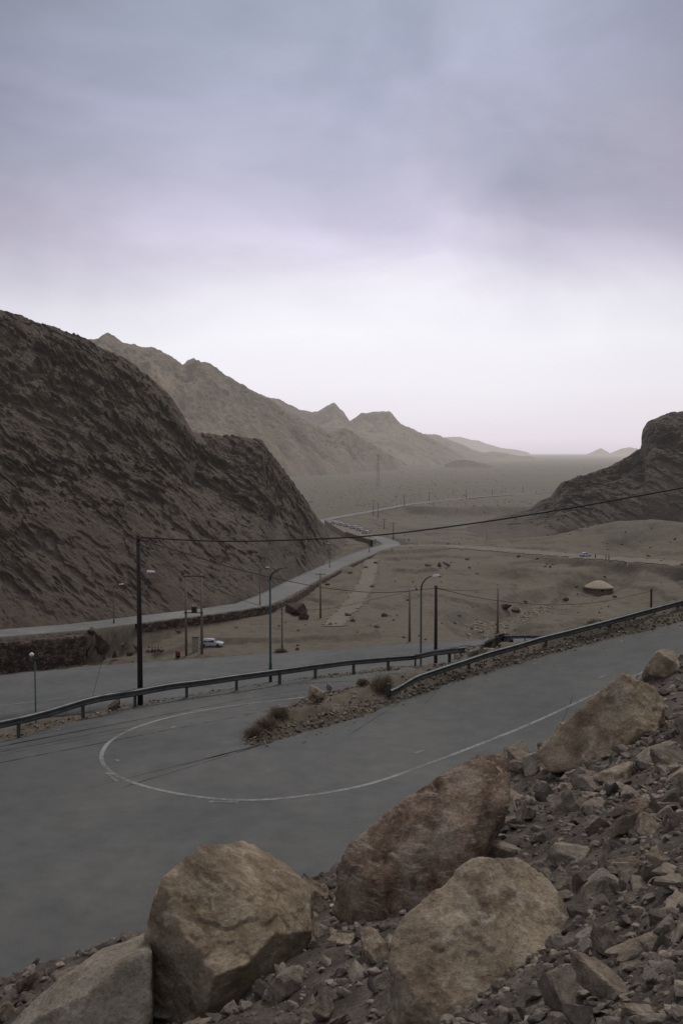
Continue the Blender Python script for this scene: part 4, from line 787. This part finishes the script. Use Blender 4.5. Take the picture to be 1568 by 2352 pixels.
for i, (px, py, a, lab) in enumerate([(1366, 1285, (.03, .03, .04), 'person in black standing nearest the white hatchback'), (1390, 1287, (.05, .04, .04), 'person in dark brown standing in the middle of the track'), (1397, 1287, (.03, .03, .05), 'person in navy standing farthest right on the track')]):
    p = ghit(px, py, 330); person(p+np.array([0, 0, .15]), i*.9, 'stand', a, (.02, .02, .03), lab)
# ------------------------------------------------------------ shrubs
def shrub(loc, r, h, n, m, label, name='dry_shrub', thick=.006, group=None):
    V = []; F = []; g = random.Random(int(abs(loc[0])*97+n))
    for i in range(n):
        a = g.uniform(0, 6.283); e = g.uniform(.15, 1.45); l = g.uniform(.55, 1.05); bx = Vector((math.cos(a)*r*.35*g.random(), math.sin(a)*r*.35*g.random(), 0)); p = bx.copy(); d = Vector((math.cos(a)*math.cos(e)*r, math.sin(a)*math.cos(e)*r, math.sin(e)*h))*l
        pts = [p, p+d*.5+Vector((g.gauss(0, .05), g.gauss(0, .05), g.gauss(0, .05)))*r, p+d]
        for j in range(2):
            q = pts[2]+Vector((g.gauss(0, .16), g.gauss(0, .16), g.gauss(0.03, .12)))*r; s = Vector((g.gauss(0, 1), g.gauss(0, 1), g.gauss(0, 1))).normalized()*thick*1.6; k = len(V); V += [pts[1]+s, pts[1]-s, q]; F.append((k, k+1, k+2))
        s = Vector((g.gauss(0, 1), g.gauss(0, 1), g.gauss(0, 1))).normalized()*thick; k = len(V); V += [pts[0]+s*1.5, pts[0]-s*1.5, pts[1]-s, pts[1]+s, pts[2]]; F += [(k, k+1, k+2, k+3), (k+3, k+2, k+4)]
    o = MB().add(V, F).build(name, m); o.location = tuple(map(float, loc)); return tag(o, label, 'shrub', group)
for px, py, r, h, mm, lab in [(585, 1694, .42, .4, 'twig2', 'low dry shrub at the very tip of the traffic island'), (612, 1682, .5, .5, 'twig', 'dry shrub second from the island tip'), (640, 1668, .5, .55, 'twig2', 'dusty olive shrub third from the island tip'), (878, 1602, .62, .8, 'twig', 'tall pinkish dry bush at the start of the climbing guardrail'), (832, 1602, .3, .3, 'twig2', 'little dry shrub left of the tall dry bush')]:
    p = onr(px, py); p[2] = gh(p[0], p[1])-.03; shrub(p, r, h, 480, M[mm], lab, thick=.006)
for px, D, r, h, lab, py in [(645, 87.5, .6, .5, 'shrub at the foot of the plain green post', 1495), (985, 65, .65, .6, 'dry shrub between the white headed lamp and the black pole', 1505), (1365, 51.5, .5, .5, 'small green shrub behind the climbing guardrail', 1465)]:
    x, _, z = at(px, py, D); zg = gh(x, D); shrub((x, D, zg-.02), r, h, 600, M['twig2'], lab, thick=.012)
# ------------------------------------------------------------ light, sky, camera
w = bpy.data.worlds.new('World'); bpy.context.scene.world = w; w.use_nodes = True; nt = w.node_tree; nt.nodes.clear()
tc = nt.nodes.new('ShaderNodeTexCoord'); sx = nt.nodes.new('ShaderNodeSeparateXYZ'); nt.links.new(tc.outputs['Generated'], sx.inputs[0])
x, y, z = sx.outputs
mp = nt.nodes.new('ShaderNodeMapping'); mp.inputs['Scale'].default_value = (1, 1, 1.9); mp.inputs['Rotation'].default_value = (0, .25, 0); nt.links.new(tc.outputs['Generated'], mp.inputs[0])
n1 = noise(nt, mp.outputs[0], 2.6, 6, .5, .5); n2 = noise(nt, mp.outputs[0], 6.5, 6, .55, .5); n3 = noise(nt, mp.outputs[0], 3.4, 4, .5, .8)
e = math_(nt, 'ADD', z, math_(nt, 'MULTIPLY', math_(nt, 'SUBTRACT', n1, .5), math_(nt, 'ADD', math_(nt, 'MULTIPLY', z, .8), .02)))
e = math_(nt, 'MULTIPLY', e, 1/.5)
st = [(0, L(216, 208, 218)), (.03, L(230, 221, 230)), (.12, L(241, 237, 244)), (.21, L(246, 245, 251)), (.29, L(239, 236, 246)), (.36, L(217, 212, 229)), (.44, L(197, 192, 212)), (.55, L(181, 181, 201)), (.68, L(178, 181, 204)), (.85, L(165, 171, 190)), (1, L(152, 160, 178))]
col = ramp(nt, e, st)
zf = ramp(nt, z, [(.08, g3(0)), (.2, g3(1))])
blot = mixc(nt, ramp(nt, n2, [(.3, g3(.94)), (.7, g3(1.06))]), ramp(nt, n3, [(.33, (.88, .89, .90, 1)), (.5, g3(1)), (.68, (1.1, 1.1, 1.1, 1))]), 1.0, 'MULTIPLY')
col = mixc(nt, col, mixc(nt, g3(1), blot, zf), 1.0, 'MULTIPLY')
# upper sides of the sky darkened to imitate lens vignetting
sd = math_(nt, 'MULTIPLY', math_(nt, 'MULTIPLY', x, x), math_(nt, 'MULTIPLY', math_(nt, 'MAXIMUM', z, 0), 9.5)); sd = math_(nt, 'SUBTRACT', 1.0, math_(nt, 'MINIMUM', sd, .36))
sc = nt.nodes.new('ShaderNodeCombineColor'); [nt.links.new(sd, sc.inputs[i]) for i in range(3)]; col = mixc(nt, col, sc.outputs[0], 1.0, 'MULTIPLY')
# overhead sky, out of view, brightened and warmed to light the ground
col = mixc(nt, col, ramp(nt, z, [(.44, (1, 1, 1, 1)), (.75, (2.35, 2.07, 1.76, 1))]), 1.0, 'MULTIPLY')
f = ramp(nt, math_(nt, 'ADD', math_(nt, 'MULTIPLY', z, 10), .5), [(.35, g3(0)), (.5, g3(1))]); col = mixc(nt, (.07, .06, .05, 1), col, f)
sky = nt.nodes.new('ShaderNodeTexSky'); sky.sky_type = 'NISHITA'; sky.sun_disc = False; sky.sun_elevation = math.radians(54); sky.sun_rotation = math.radians(25)
bg1 = nt.nodes.new('ShaderNodeBackground'); nt.links.new(col, bg1.inputs[0]); bg1.inputs[1].default_value = 1.0
bg2 = nt.nodes.new('ShaderNodeBackground'); nt.links.new(sky.outputs[0], bg2.inputs[0]); bg2.inputs[1].default_value = .002
ad = nt.nodes.new('ShaderNodeAddShader'); nt.links.new(bg1.outputs[0], ad.inputs[0]); nt.links.new(bg2.outputs[0], ad.inputs[1]); wo = nt.nodes.new('ShaderNodeOutputWorld'); nt.links.new(ad.outputs[0], wo.inputs[0])
s = bpy.data.lights.new('sun', 'SUN'); s.energy = 1.35; s.angle = math.radians(10.5); s.color = (1, .93, .83); so = bpy.data.objects.new('sun', s); C.objects.link(so)
az, el = math.radians(25), math.radians(54)
d = Vector((-math.sin(az)*math.cos(el), -math.cos(az)*math.cos(el), -math.sin(el))); so.rotation_euler = d.to_track_quat('-Z', 'Y').to_euler(); so.location = (0, 0, 60)
cam = bpy.data.cameras.new('camera'); cam.sensor_fit = 'VERTICAL'; cam.sensor_height = 36; cam.sensor_width = 24; cam.lens = FP/2352*36; cam.clip_start = .1; cam.clip_end = 90000
co = bpy.data.objects.new('camera', cam); C.objects.link(co); co.location = (0, 0, CZ); co.rotation_euler = (math.pi/2-PITCH, 0, 0); bpy.context.scene.camera = co
bpy.context.scene.view_settings.view_transform = 'Standard'; bpy.context.scene.view_settings.look = 'None'; bpy.context.scene.view_settings.exposure = 0
